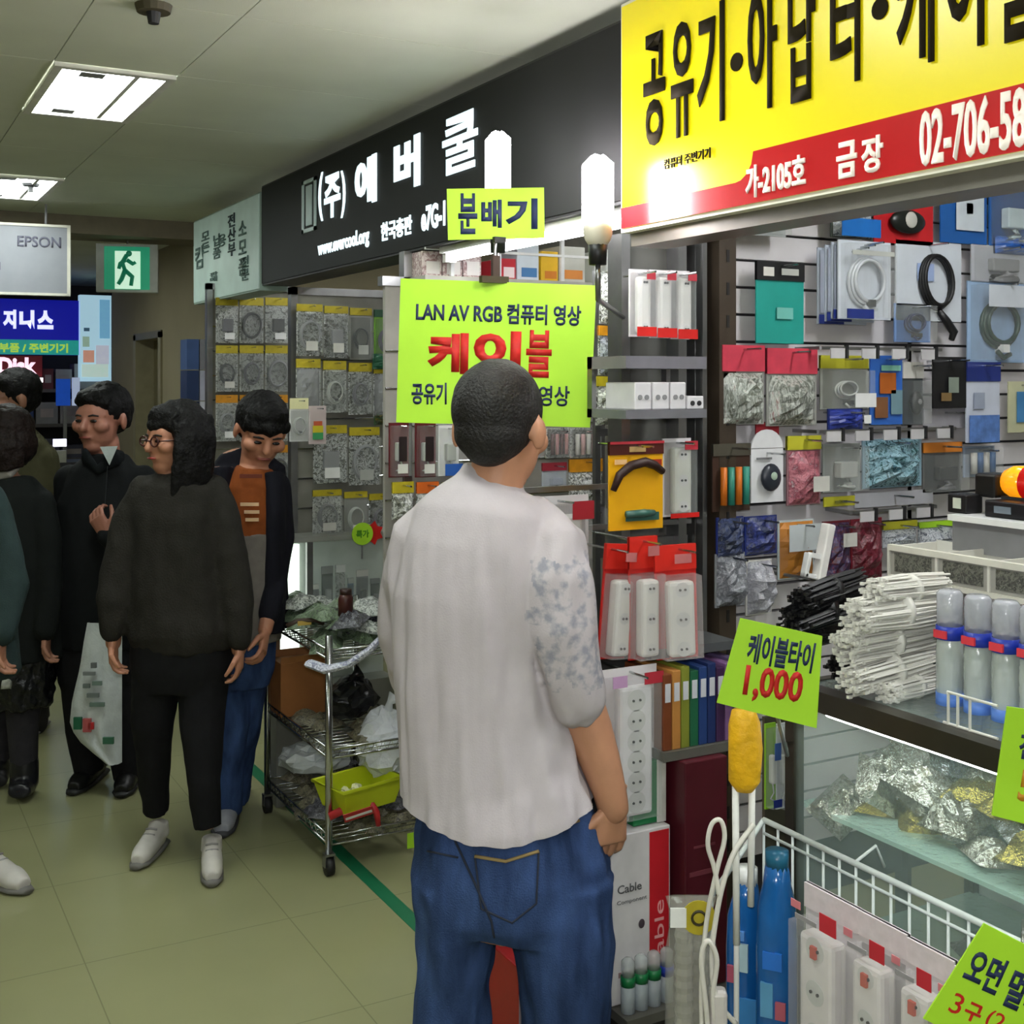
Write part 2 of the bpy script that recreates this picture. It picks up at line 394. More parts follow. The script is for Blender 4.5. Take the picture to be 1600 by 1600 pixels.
M().cyl((0, .01, 37*k), (0, .01, CEIL-p.z), .006).obj('hanger_rod', mat((120, 120, 105), .5), o)
# grey hanging board with the printed maker's name at the left
p = atd(40, 405, 6.2); k = 6.2/F
o = thing('hanging_board', 'grey hanging sign board with small dark lettering at its upper right', 'sign', p, (0, 0, -TH+.42))
M().bb((-190*k, 0, -53*k), (62*k, .05, 53*k)).obj('board', mat((128, 130, 138), .5, var=.04), o)
for a, b_ in (((-192*k, -.006, -56*k), (65*k, .056, -52*k)), ((-192*k, -.006, 52*k), (65*k, .056, 56*k)), ((61*k, -.006, -56*k), (66*k, .056, 56*k))):
    M().bb(a, b_).obj('frame', mat((196, 194, 182), .5), o)
text('EPSON', 64*k, 17*k, mat((92, 92, 108), .5), o, (20*k, -.001, 28*k), FY, 'lettering', .002, .02)
M().bb((-62*k, -.003, -18*k), (-36*k, 0, -6*k)).obj('printed_mark', mat((96, 96, 112), .5), o)
for x in (-150, 30): M().cyl((x*k, .025, 56*k), (x*k, .025, CEIL-p.z), .006).obj('hanger_rod', GREY, o)
# far shop fronts
UF = 11.0
def far_box(name, label, cat, x0, y0, x1, y1, U, t, m):
    a, b = onu(x0, y1, U), onu(x1, y0, U)
    o = thing(name, label, cat, (a.x, U, a.z))
    M().bb((0, 0, 0), (b.x-a.x, t, b.z-a.z)).obj('panel', m, o)
    return o, b.x-a.x, b.z-a.z
o, w_, h_ = far_box('blue_shop_sign', 'deep blue far shop sign with white lettering and a green strip below', 'sign', -160, 470, 123, 552, UF, .12, mat((22, 28, 168), .4, em=.45, var=.03))
def fx(x): return w_*(x+160)/283
def fz(y): return h_*(552-y)/82
rect(o, 'green_strip', 0, 0, w_, fz(530), 0, mat((40, 160, 150), .4, em=.5, var=.3, scale=8), .004)
for s_, x0, x1 in (('테', -62, -38), ('크', -32, -6), ('지', 0, 21), ('니', 26, 50), ('스', 55, 81)):
    text(s_, fx(x1)-fx(x0), fz(486)-fz(514), mat((225, 228, 255), .4, em=.9, var=0), o, ((fx(x0)+fx(x1))/2, -.001, fz(500)), FY, 'letter', .004, .06)
text('컴퓨터 부품 / 주변기기', fx(105)-fx(-60), fz(535)-fz(549), mat((190, 230, 90), .4, em=.5), o, ((fx(105)+fx(-60))/2, -.005, fz(542)), FY, 'lettering', .003, .04)
o, w2, h2 = far_box('red_shop_sign', 'dark red far sign with pink-white lettering under the blue sign', 'sign', -120, 556, 66, 588, UF-.05, .05, mat((96, 16, 30), .4, em=.25))
text('Disk', w2*62/186, h2*.8, mat((255, 215, 235), .4, em=1.0, var=0), o, (w2*146/186, -.001, h2*.52), FY, 'lettering', .004, .05)
M().bb((0, -.05, -.05), (w2, .0, -.01)).obj('light_strip', mat((250, 240, 245), .4, em=1.5, var=0), o)
o, w3, h3 = far_box('backlit_poster', 'tall pale-blue backlit poster standing left of the beige wall', 'poster', 125, 462, 174, 596, UF, .1, mat((168, 205, 222), .4, em=.65, var=.12, scale=3))
for q, c_ in (((.05, .05, .9, .2), (200, 225, 215)), ((.1, .22, .45, .36), (205, 150, 130)), ((.5, .2, .92, .42), (196, 200, 215)), ((.08, .4, .3, .52), (150, 180, 160)), ((.12, .58, .3, .62), (60, 90, 110)), ((.62, .5, .95, .95), (120, 180, 215))):
    rect(o, 'printed_patch', w3*q[0], h3*q[1], w3*q[2], h3*q[3], 0, mat(c_, .5, em=.5), .003)
# far shop interior: shelving with cartons and a blue panel
o = thing('far_shelving', 'dark far shelving full of small cartons under the blue sign', 'shelving', (.2, UF+.1, 0))
M().bb((0, .5, 0), (2.2, .56, 1.9)).obj('back_panel', mat((48, 44, 44), .7), o)
for i in range(6): M().bb((0, 0, .3*i+.05), (2.2, .5, .3*i+.08)).obj('shelf', mat((80, 76, 72), .6), o)
rs = random.Random(3)
n_ = 0
for i in range(2, 6):
    x = .75
    while x < 2.05:
        w_ = rs.uniform(.08, .22); h_ = rs.uniform(.1, .22)
        c_ = rs.choice([(92, 40, 44), (70, 70, 84), (120, 120, 120), (64, 70, 50), (150, 146, 140), (40, 60, 110)])
        q = thing('carton', 'far %s carton on the dark shelving' % ({(92, 40, 44): 'maroon', (70, 70, 84): 'slate', (120, 120, 120): 'grey', (64, 70, 50): 'olive', (150, 146, 140): 'pale', (40, 60, 110): 'navy'}[c_]), 'carton', (.2+x, UF+.12, .3*i+.08), group='cartons on the far shelving')
        M().bb((0, 0, 0), (w_, .25, h_)).obj('box', mat(c_, .6), q); rect(q, 'printed_label', w_*.2, h_*.3, w_*.8, h_*.7, 0, mat((150, 140, 135), .6))
        x += w_+.02; n_ += 1
o, _, _ = far_box('banner', 'bright blue banner beside a white strip, below the far blue sign', 'panel', 88, 592, 110, 634, UF-.1, .03, mat((24, 80, 190), .4, em=.35)); 
M().bb((_*.0+.13, -.002, 0), (.19, .03, .24)).obj('white_strip', mat((190, 205, 235), .4, em=.4), o)
M().bb((.06, .03, -o.location.z), (.09, .05, .2)).obj('stand_pole', STEEL, o)
o, _, _ = far_box('lit_screen', 'small glowing screen low down between the two far men', 'screen', 84, 686, 104, 698, 9.6, .04, mat((230, 230, 255), .4, em=2.0, var=0))
M().bb((.02, .0, -.12), (.09, .03, -.03)).obj('stand', mat((150, 150, 140), .5), o)
M().bb((-.1, .0, -o.location.z), (.25, .4, -.12)).obj('pedestal', DARK, o)
# ================================================================ packaged goods
ORD = ['first', 'second', 'third', 'fourth', 'fifth', 'sixth', 'seventh', 'eighth', 'ninth', 'tenth']
CLR = clear(); CLR2 = clear((225, 232, 230), .38, .18)
GRYB = [(150, 150, 146), (96, 96, 92), (190, 190, 184), (60, 60, 58), (128, 126, 116)]
SILV = busy([(168, 170, 166), (110, 112, 108), (205, 207, 202), (70, 72, 68), (140, 138, 126)], 42, .22)
SILV2 = busy([(150, 152, 150), (88, 90, 86), (222, 224, 220), (44, 46, 44), (120, 122, 106), (176, 178, 172)], 70, .2)
def place(name, label, cat, box, U, group=None, yaw=0):
    a, b = onu(box[0], box[3], U), onu(box[2], box[1], U)
    t = thing(name, label, cat, ((a.x+b.x)/2, U, a.z), (0, 0, yaw), group)
    return t, b.x-a.x, b.z-a.z
def place_v(name, label, cat, box, V, group=None):
    """same for goods that face across the aisle, box centre row decides the height"""
    cx = (box[0]+box[2])/2
    a, b = onv(box[0], 900, V), onv(box[2], 900, V)
    z0, z1 = onv(cx, box[3], V).z, onv(cx, box[1], V).z
    t = thing(name, label, cat, (V, (a.y+b.y)/2, z0), (0, 0, -math.pi/2), group)
    return t, a.y-b.y, z1-z0
def fill(t, w, h, card=OFFW, header=None, hf=.18, content=None, cm=DARK, cm2=None, patches=(), d=.035, bubble=CLR, front=-.004):
    """the parts of a hanging pack in the thing's own frame: x right, z up, front to -Y"""
    M().bb((-w/2, -.004, 0), (w/2, 0, h)).obj('card', card, t)
    hh = h*hf if header else 0
    if header: M().bb((-w/2, -.008, h-hh), (w/2, .002, h)).obj('header', header, t)
    H_ = h-hh; cz = H_*.47; R = min(w, H_)*.33
    if content == 'coil':
        c = M()
        for k in range(3): c.ring((0, -.008-.007*k, cz+.002*k), R*(1-.08*k), R*.09, n=18, m=5, e=min(1.35, H_/w*.95))
        c.tube([(-R*.3, -.02, cz-R), (0, -.022, cz-R*1.25), (R*.4, -.02, cz-R*1.1)], R*.1, 5)
        c.obj('coiled_cable', cm, t, True)
        M().box((0, -.018, cz-R*.9), (R*.35, .03, R*.3)).obj('cable_tie', cm2 or DARK, t)
    elif content == 'oval':
        c = M()
        for k in range(2): c.ring((0, -.012-.008*k, cz), R*(1.15-.06*k), R*.13, n=22, m=6, e=1.35, rot=(0, .15, 0))
        c.obj('coiled_cable', cm, t, True)
    elif content == 'strip':
        bw = w*.62
        M().box((0, -.004-d*.45, H_*.47), (bw, d*.8, H_*.84)).obj('strip_body', cm, t, bevel=.008)
        n = max(2, int(H_/.055))
        for k in range(n):
            z = H_*(.14+.66*k/(n-1)); q = M(); q.cyl((0, -.004-d*.86, z), (0, -.004-d*.84, z), bw*.27, n=14)
            so = q.obj('socket', cm2 or mat((196, 196, 194), .5), t)
            hq = M()
            for sx in (-1, 1): hq.cyl((sx*bw*.1, -.006-d*.87, z), (sx*bw*.1, -.004-d*.84, z), .0028, n=8)
            hq.obj('pin_holes', DARK, so)
    elif content == 'plug':
        M().box((0, -d*.5, cz), (w*.46, d*.7, H_*.34)).obj('adapter', cm, t, bevel=.004)
        M().tube([(0, -d*.5, cz-H_*.17), (w*.12, -d*.5, cz-H_*.28), (-w*.2, -d*.5, cz-H_*.34), (w*.22, -d*.5, cz-H_*.38)], w*.05, 6).obj('lead', cm2 or cm, t, True)
    elif content == 'gadget':
        M().ell((0, -d*.5, cz), (w*.3, d*.4, H_*.26)).obj('device', cm, t, True)
        M().ell((0, -d*.86, cz+H_*.03), (w*.1, d*.1, w*.1)).obj('lens', cm2 or WHITE, t, True)
    elif content == 'sticks':
        n = 4
        for k in range(n):
            x = (k-(n-1)/2)*w*.2
            M().cyl((x, -d*.5, H_*.12), (x, -d*.5, H_*.8), w*.075, n=8).obj('stick', cm if k % 2 else (cm2 or cm), t, True)
    elif content == 'crumple':
        q = M(); nx, nz = 7, 9; rr = random.Random(int(w*1e4)+int(h*1e4))
        for side in (-1, 0):
            pass
        vs = []
        for k in range(nz+1):
            for i in range(nx+1):
                e = math.sin(math.pi*i/nx)**.6*math.sin(math.pi*k/nz)**.6
                vs.append(((i/nx-.5)*w*.92, -.005-e*d*(.55+.5*rr.random()), H_*.02+k/nz*H_*.95))
        q.add(vs, [(k*(nx+1)+i, k*(nx+1)+i+1, (k+1)*(nx+1)+i+1, (k+1)*(nx+1)+i) for k in range(nz) for i in range(nx)])
        q.obj('contents', cm, t)
    for p_ in patches:
        x0, z0, x1, z1, m_ = p_
        fr = (-.009 if content not in ('coil', 'oval', 'crumple', 'strip') or z0 > .8 else -d-.004)
        if bubble: fr = -d-.005
        rect(t, 'printed_label', (x0-.5)*w, z0*h, (x1-.5)*w, z1*h, fr, m_)
    if bubble:
        b = M().box((0, -.004-d/2, H_*.49), (w*.9, d, H_*.92)); b.obj('clear_bubble', bubble, t)
    return t
def hook(panel, t, w, h, out=.07):
    """a peg of the panel that carries the pack"""
    p = t.location; q = panel.location
    M().cyl((p.x-q.x, .01, p.z+h-.012-q.z), (p.x-q.x, p.y-q.y-out, p.z+h-.010-q.z), .0028, n=6).obj('peg_hook', CHROME, panel)
def pk(panel, name, label, cat, box, U, group=None, yaw=0, **kw):
    t, w, h = place(name, label, cat, box, U, group, yaw)
    fill(t, w, h, **kw)
    if panel: hook(panel, t, w, h)
    return t
def peg_panel(name, label, x0, x1, ytop, ybot, U, m, post=STEEL, hung=False):
    a, b = onu(x0, ytop, U), onu(x1, ytop, U); z0 = max(.02, onu(x0, ybot, U).z)
    o = thing(name, label, 'display panel', (a.x, U, 0))
    W_ = b.x-a.x
    M().bb((0, .012, z0), (W_, .03, a.z)).obj('backboard', m, o)
    for x in ((.075, W_) if hung else (0, W_)): M().bb((x-.014, .0, z0 if hung else 0), (x+.014, .04, 2.068 if hung else a.z+.03)).obj('upright', post, o)
    M().bb((-.014, .0, a.z), (W_+.014, .04, a.z+.03)).obj('top_rail', post, o)
    n = int((a.z-z0)/.12)
    for i in range(1, n): M().cyl((0, .008, z0+i*.12), (W_, .008, z0+i*.12), .0035, n=6).obj('peg_rail', CHROME, o)
    return o
YH = mat((184, 166, 36), .45, var=.15, scale=40); OH = mat((206, 140, 30), .45, var=.15, scale=40)
LTG = mat((176, 178, 172), .4)
# ---- rack at the far left of the first stall
UA_, UB_, UC_, UD_ = 5.9, 4.7, 3.6, 2.4
pa = peg_panel('peg_rack', 'tall wire peg rack of yellow-topped packs, farthest left of the stall', 328, 458, 452, 1010, UA_, mat((120, 118, 106), .6))
rr = random.Random(11)
rows = [(466, 536), (540, 612), (617, 690), (695, 765)]
xa = [(337, 371), (374, 411), (414, 452)]
for i, (y0, y1) in enumerate(rows):
    for j, (x0, x1) in enumerate(xa):
        if i == 3 and j < 2: continue
        cs = rr.choice(['coil', 'oval', 'coil', 'plug'])
        pk(pa, 'blister_pack', 'yellow-topped blister pack on the farthest rack, row %s, %s from left' % (ORD[i], ORD[j]), 'blister pack', (x0, y0, x1, y1), UA_-.06, 'yellow-topped blister packs',
           card=SILV, header=YH if i < 2 else OH, hf=.17, content=cs, cm=rr.choice([GREY, DARK, LTG, mat((86, 84, 90), .4)]), patches=[(.3, .08, .75, .22, WHITE if i != 1 else OFFW)] if rr.random() < .7 else (), d=.04)
pb = peg_panel('peg_rack', 'wire peg rack with coiled cable packs between the far rack and the lime card', 460, 622, 460, 842, UB_, mat((132, 130, 120), .6))
rowsB = [(476, 556, [(463, 503), (506, 543), (546, 580), (584, 622)]), (561, 642, [(462, 500), (504, 540), (544, 580), (583, 618)]), (664, 756, [(489, 541), (545, 592)]), (764, 836, [(488, 533), (537, 573), (576, 612)])]
for i, (y0, y1, xx) in enumerate(rowsB):
    for j, (x0, x1) in enumerate(xx):
        green = (i == 0 and j == 3)
        cs = 'oval' if (i, j) in ((0, 0), (2, 1)) else rr.choice(['coil', 'coil', 'plug', 'crumple'])
        pk(pb, 'cable_pack', ('green printed pack' if green else 'clear cable pack') + ' on the middle rack, %s row, %s from left' % (ORD[i], ORD[j]), 'cable pack', (x0, y0+(j*3), x1, y1+(j*3)), UB_-.06, 'cable packs on the middle rack',
           card=mat((120, 176, 52), .5) if green else rr.choice([SILV, SILV2, mat((140, 140, 134), .5)]), header=mat((40, 90, 60), .5) if green else YH, hf=.14 if i != 1 else .17, content=cs, cm=rr.choice([GREY, LTG, DARK, mat((100, 98, 104), .4)]),
           patches=[(.25, .1, .7, .28, rr.choice([WHITE, OFFW, LTG]))] if rr.random() < .8 else (), d=.035)
pk(pb, 'hang_bag', 'green and dark hang bag under the second row of the middle rack', 'bag', (584, 645, 620, 664), UB_-.06, card=mat((60, 92, 50), .5), content='crumple', cm=busy([(70, 110, 60), (36, 44, 34), (150, 140, 60)], 60), bubble=None)
pk(pb, 'hang_bag', 'dark green hang bag at the upper right of the middle rack', 'bag', (582, 553, 621, 577), UB_-.08, card=mat((24, 92, 62), .5), content='crumple', cm=mat((22, 88, 58), .4, var=.3), bubble=None)
pk(pb, 'white_pack', 'white cable pack just right of the orange-shirted man\'s hair', 'pack', (452, 622, 481, 690), UB_-.10, card=WHITE, header=mat((226, 222, 170), .5), hf=.25, content='coil', cm=LTG)
pk(pb, 'rainbow_pack', 'pinkish pack with a rainbow patch, right of the orange-shirted man\'s head', 'pack', (482, 634, 509, 694), UB_-.11, card=mat((196, 180, 178), .5), content=None, patches=[(.2, .12, .8, .3, mat((60, 150, 90), .5)), (.2, .3, .8, .48, mat((206, 190, 40), .5)), (.25, .48, .75, .6, mat((206, 96, 60), .5))], bubble=None)
# cards and boxes leaning round the lower rows
# glass cabinet with lit white end under the middle rack
a, b = onu(432, 850, 4.555), onu(616, 850, 4.555)
o = thing('glass_cabinet', 'lit glass display cabinet behind the chrome trolley', 'cabinet', (a.x, 4.555, 0))
w_ = b.x-a.x; zt = a.z
M().bb((0, 0, 0), (w_, .13, .45)).obj('base', mat((120, 120, 112), .5), o)
M().bb((0, .115, .45), (w_, .13, zt)).obj('back_panel', mat((196, 204, 196), .4), o)
M().bb((-.01, -.01, zt), (w_+.01, .135, zt+.02)).obj('top', mat((170, 172, 165), .35, .4), o)
for x in (0, w_*.27, w_): M().bb((x-.012, -.008, .45), (x+.012, .012, zt)).obj('post', STEEL, o)
M().bb((.012, .09, .5), (w_*.25, .112, zt-.02)).obj('light_panel', mat((232, 244, 232), .4, em=1.6, var=.05), o)
M().bb((0, 0, .70), (w_, .112, .708)).obj('glass_shelf', clear((200, 225, 215), .4, .05), o)
M().bb((0.01, -.004, .45), (w_-.01, 0, zt)).obj('glass_front', clear((220, 235, 230), .08, .03), o)
x = w_*.3; n_ = 0
while x < w_-.05:
    ww = rr.uniform(.025, .05); hh = rr.uniform(.13, .2)
    q = thing('cabinet_pack', 'upright %s pack in the lit cabinet, %s from its left post' % (['grey', 'dark', 'silver', 'blue-grey'][n_ % 4], ORD[min(n_, 9)]), 'pack', (a.x+x+ww/2, 4.63, .709), group='packs standing in the lit cabinet')
    fill(q, ww, hh, card=[GREY, mat((66, 70, 66), .4), SILV, mat((110, 128, 150), .4)][n_ % 4], header=[OFFW, GREY, WHITE, LTG][n_ % 4], hf=.15, content='plug', cm=[DARK, GREY, LTG, WHITE][n_ % 4], d=.03)
    x += ww+.012; n_ += 1
q = thing('round_price_tag', 'round lime price tag with a red burst behind it, left of the man\'s sleeve', 'price tag', (onu(566, 834, 4.54).x, 4.54, onu(566, 834, 4.54).z))
pr = 18*4.75/F
M().cyl((0, -.004, 0), (0, 0, 0), pr, n=20).obj('disc', LIME, q)
bq = M(); pts = [((pr*1.1 if i % 2 else pr*.75)*math.cos(i*math.pi/7)+pr*1.0, (pr*1.1 if i % 2 else pr*.75)*math.sin(i*math.pi/7)) for i in range(14)]
bq.prism(pts, .002, .006, lambda x, y, d: Vector((x, d, y))).obj('red_burst', mat((196, 26, 20), .5), q)
text('특가', pr*1.2, pr*.7, mat((70, 140, 20), .5), q, (0, -.004, 0), FY, 'lettering', .001, .03)
M().cyl((0, .004, -pr), (0, .004, -.1), .004).obj('stem', STEEL, q)
# ---- panel behind the man
pc = peg_panel('peg_rack', 'wire peg rack standing behind the big lime card and the foreground man', 604, 940, 446, 900, UC_, mat((150, 146, 140), .6), hung=True)
MAR = mat((92, 22, 28), .4); 
for k, bx in enumerate(((607, 660, 638, 746), (648, 660, 680, 746))):
    pk(pc, 'maroon_pack', ['maroon boxed cable pack', 'maroon boxed cable pack nearer the man\'s head'][k]+', hanging under the lime card', 'pack', bx, UC_-.06, 'maroon packs', card=MAR, content='plug', cm=LTG, patches=[(.25, .08, .75, .25, OFFW), (.3, .3, .7, .75, mat((40, 30, 30), .4))], bubble=CLR, d=.03)
pk(pc, 'white_pack', 'white pack with a blue foot between the maroon packs and the man\'s head', 'pack', (684, 664, 716, 744), UC_-.06, card=WHITE, content='plug', cm=LTG, patches=[(.1, .02, .95, .25, mat((40, 90, 170), .5))])
for j, (x0, x1) in enumerate(((612, 645), (650, 684), (690, 722))):
    pk(pc, 'small_pack', ['yellow-topped', 'orange-topped', 'olive-topped'][j]+' small pack just above the man\'s left shoulder', 'pack', (x0, 752, x1, 812), UC_-.06, 'small packs above the shoulder', card=SILV2, header=[YH, mat((214, 100, 30), .5), mat((120, 124, 40), .5)][j], hf=.3, content='crumple', cm=SILV, bubble=None)
rowsC = [(852, 668, 888, 716, 'sticks'), (890, 668, 932, 716, 'sticks'), (846, 722, 884, 768, 'plug'), (888, 716, 940, 790, 'crumple'), (900, 792, 944, 828, 'coil')]
for j, (x0, y0, x1, y1, cs) in enumerate(rowsC):
    pk(pc, 'connector_pack', ['pink and silver connector pack nearest the man\'s ear', 'pink and silver connector pack under the lime card\'s lower right corner', 'blue-white adapter pack just right of the man\'s neck', 'orange-topped crumpled silver pack left of the yellow pack', 'dark coil pack low left of the yellow pack'][j], 'pack', (x0, y0, x1, y1), UC_-.06, card=[SILV, SILV, mat((176, 180, 190), .4), SILV2, mat((90, 84, 90), .5)][j], header=[None, None, mat((150, 40, 54), .5), OH, None][j], hf=.28, content=cs, cm=[mat((190, 140, 140), .4), mat((200, 160, 156), .4), mat((150, 156, 170), .4), SILV2, GREY][j], cm2=[mat((90, 60, 60), .4), OFFW, DARK, None, None][j], bubble=CLR if cs != 'crumple' else None)
for j, (x0, y0, x1, y1) in enumerate(((936, 426, 978, 506), (934, 510, 986, 586), (930, 588, 990, 665))):
    pk(None, 'screw_pack', ['silver crumpled pack', 'orange-topped dark pack', 'yellow-topped silver pack'][j]+' in the column right of the big lime card', 'pack', (x0, y0, x1, y1), 2.75, 'packs right of the lime card', card=SILV2, header=[None, OH, YH][j], hf=.2, content='crumple', cm=[SILV2, busy([(84, 88, 92), (50, 54, 58), (150, 156, 164), (110, 116, 110)], 60), SILV][j], bubble=None, d=.03)
q0 = onu(936, 420, 2.76)
o = thing('thin_rack', 'thin steel rack carrying the column of packs right of the lime card', 'rack', (q0.x, 2.765, 0))
for x in (0.0, .10): M().bb((x-.008, 0, 0), (x+.008, .016, 1.95)).obj('upright', STEEL, o)
for z in (.2, .6, 1.0, 1.5, 1.92): M().bb((0, .002, z), (.10, .014, z+.02)).obj('cross_bar', STEEL, o)
# top shelf over that rack
zs = onu(800, 441, UC_).z
o = thing('top_shelf', 'high shelf of small boxes under the charcoal sign', 'shelf', (onu(640, 441, UC_).x, UC_-.12, zs-.02))
ws = onu(1070, 441, UC_).x-o.location.x
M().bb((0, 0, 0), (ws, .3, .02)).obj('board', mat((172, 170, 160), .5), o)
for x in (.09, .26, .5, .8): M().bb((x, .0, .02), (x+.012, .012, .2)).obj('post', WHITE, o)
M().bb((0, -.002, .10), (ws, .006, .108)).obj('rail', WHITE, o)
PINKP = busy([(196, 160, 160), (226, 214, 210), (150, 110, 112), (180, 176, 170)], 60, .4)
for j, (x0, y0, x1, y1, m_, l_) in enumerate(((660, 402, 690, 440, PINKP, 'pinkish box at the left end of the high shelf'), (692, 400, 722, 440, PINKP, 'second pinkish box on the high shelf'), (724, 398, 752, 440, PINKP, 'third pinkish box on the high shelf, left of the clip'), (782, 408, 806, 440, mat((190, 40, 52), .5), 'small red box on the high shelf right of the black clip'), (808, 384, 842, 440, mat((206, 214, 220), .4), 'white box with a blue label on the high shelf'), (846, 394, 872, 440, mat((224, 180, 40), .5), 'small yellow box on the high shelf'), (874, 386, 914, 440, mat((196, 196, 186), .4), 'grey box with an orange foot on the high shelf'), (946, 388, 984, 440, mat((214, 216, 210), .4), 'white box with a dark window on the high shelf'), (988, 386, 1030, 440, mat((220, 222, 216), .4), 'white box with a red stamp, far right of the high shelf'))):
    t, w_, h_ = place('shelf_box', l_, 'box', (x0, y0, x1, y1), UC_-.08, 'boxes on the high shelf')
    t.location.z = zs; 
    M().bb((-w_/2, 0, 0), (w_/2, .14, h_)).obj('carton', m_, t, bevel=.002)
    c_ = [(230, 224, 220), (230, 224, 220), (230, 224, 220), (240, 220, 220), (70, 120, 170), (200, 120, 40), (206, 130, 60), (60, 80, 84), (170, 60, 70)][j]
    rect(t, 'printed_label', -w_*.3, h_*.1, w_*.4, h_*(.35 if j in (4, 5, 6) else .6), 0, mat(c_, .5))
# bright tube under the charcoal sign
a, b = onv(700, 380, 1.66), onv(990, 340, 1.66)
o = thing('strip_light', 'bright fluorescent strip light under the right end of the charcoal sign', 'light', (1.66, b.y, 2.035))
Lg = a.y-b.y
M().bb((-.03, 0, .012), (.03, Lg, .035)).obj('housing', WHITE, o)
M().cyl((0, .02, 0), (0, Lg-.02, 0), .014).obj('tube', mat((250, 250, 255), .4, var=0, em=24), o, True)
for y in (.01, Lg-.01): M().bb((-.018, y-.012, -.016), (.018, y+.012, .014)).obj('end_cap', OFFW, o)
# ---- column D: goods hanging beside the brown post
x0p, x1p = onu(978, 600, UD_).x, onu(1082, 600, UD_).x
pd_ = thing('gondola_rack', 'steel gondola rack between the big lime card and the brown post', 'rack', (x0p, UD_, 0))
wd = x1p-x0p
M().bb((0, .05, .05), (wd, .07, 2.0)).obj('backboard', mat((84, 84, 80), .6), pd_)
for x in (wd-.03, wd+.02): M().bb((x-.012, 0, 0), (x+.012, .06, 2.2)).obj('upright', STEEL, pd_)
M().bb((-.012, 0, 0), (.012, .06, 2.0)).obj('upright', STEEL, pd_)
for z in (1.05, 1.25, 1.42, 1.9): M().bb((0, .02, z), (wd, .04, z+.02)).obj('cross_bar', STEEL, pd_)
for z, l_ in ((1.395, .30), (1.30, .10), (1.03, .10)): M().bb((-l_, .004, z), (wd, .016, z+.012)).obj('side_bar', STEEL, pd_)
zz = onu(1040, 640, UD_-.16).z
o = thing('wall_shelf', 'narrow grey shelf pair holding white adapters left of the brown post', 'shelf', (onu(978, 640, UD_-.16).x, UD_-.16, zz))
wq = onu(1104, 640, UD_-.16).x-o.location.x; z2 = onu(1040, 576, UD_-.16).z-zz
M().bb((0, 0, -.02), (wq, .16, .0)).obj('board', mat((118, 118, 124), .4, .3), o)
M().bb((0, 0, z2), (wq, .16, z2+.028)).obj('board', mat((128, 126, 134), .4, .3), o)
for x in (.0, wq-.012): M().bb((x, .14, -.02), (x+.012, .16, z2+.028)).obj('bracket', STEEL, o)
for j, (a_, b_) in enumerate(((992, 1018), (1020, 1046), (1048, 1072), (1074, 1100))):
    t, w_, h_ = place('adapter_box', 'white adapter box on the narrow grey shelf, %s from its left' % ORD[j], 'box', (a_, 584, b_, 626), UD_-.15, 'white adapter boxes')
    t.location.z = zz; h_ = .05+(.012 if j < 3 else -.02)
    M().bb((-w_/2, 0, 0), (w_/2, .12, h_)).obj('carton', mat((212, 210, 212), .45), t, bevel=.003)
    for q in (-.2, .2): M().cyl((q*w_, -.002, h_*.45), (q*w_, .0, h_*.45), .006, n=10).obj('socket_hole', GREY if j < 3 else DARK, t)
# packs on D
WC = mat((214, 210, 212), .4, var=.05); RTAG = mat((176, 44, 58), .5); PTAG = mat((190, 150, 190), .5)
STR = mat((208, 208, 204), .4); REDP = mat((188, 30, 26), .4, var=.12)
for j, (x0, x1) in enumerate(((982, 1012), (1014, 1044), (1046, 1076))):
    pk(pd_, 'strip_pack', 'white socket pack with a red foot, %s in the upper row by the post' % ORD[j], 'power strip', (x0, 422+j*1, x1, 526+j*2), UD_-.06, 'upper row of white socket packs', card=WC, content='strip', cm=STR, patches=[(.0, .0, 1, .14, REDP), (.5, .84, .95, .96, RTAG)], d=.03)
pk(pd_, 'yellow_pack', 'yellow tool pack with a black arch and a red-brown top', 'tool pack', (950, 688, 1034, 830), UD_-.14, card=mat((222, 162, 16), .4, var=.06), header=mat((70, 26, 20), .4), hf=.15, content=None, bubble=None, patches=[(.62, .72, .95, .79, mat((150, 40, 20), .5)), (.28, .10, .9, .19, mat((50, 90, 80), .4)), (.0, .97, 1, 1, mat((160, 40, 50), .5)), (.08, .745, .3, .8, mat((214, 170, 120), .5)), (.35, .88, .65, .94, mat((170, 140, 90), .5))])
t = bpy.data.objects[[o_.name for o_ in bpy.data.objects if o_.name.startswith('yellow_pack')][-1]]
wy = onu(1034, 800, UD_-.14).x-onu(950, 800, UD_-.14).x
M().tube([(-wy*.46, -.012, .09), (-wy*.36, -.016, .125), (-wy*.16, -.018, .145), (wy*.1, -.018, .152), (wy*.3, -.016, .143), (wy*.46, -.012, .128)], [.007, .010, .011, .011, .010, .008], 8).obj('black_strap', mat((46, 26, 22), .5), t, True)
M().tube([(-wy*.22, -.012, .036), (wy*.1, -.014, .037), (wy*.3, -.012, .037)], [.008, .009, .006], 8).obj('green_blade', mat((60, 98, 88), .3), t, True)
pk(pd_, 'strip_pack', 'white carded power strip right behind the yellow tool pack', 'power strip', (1034, 684, 1078, 808), UD_-.08, card=WC, content='strip', cm=mat((196, 198, 188), .4), patches=[(.5, .86, .95, .97, RTAG), (.0, .0, 1, .06, REDP)], d=.03)
pk(pd_, 'strip_pack', 'white carded power strip half hidden by the man\'s right shoulder', 'power strip', (822, 772, 918, 1040), UD_-.02, card=WC, content='strip', cm=mat((216, 216, 214), .4), patches=[(.62, .86, .97, .97, RTAG), (.1, .9, .3, .95, PTAG)], d=.03)
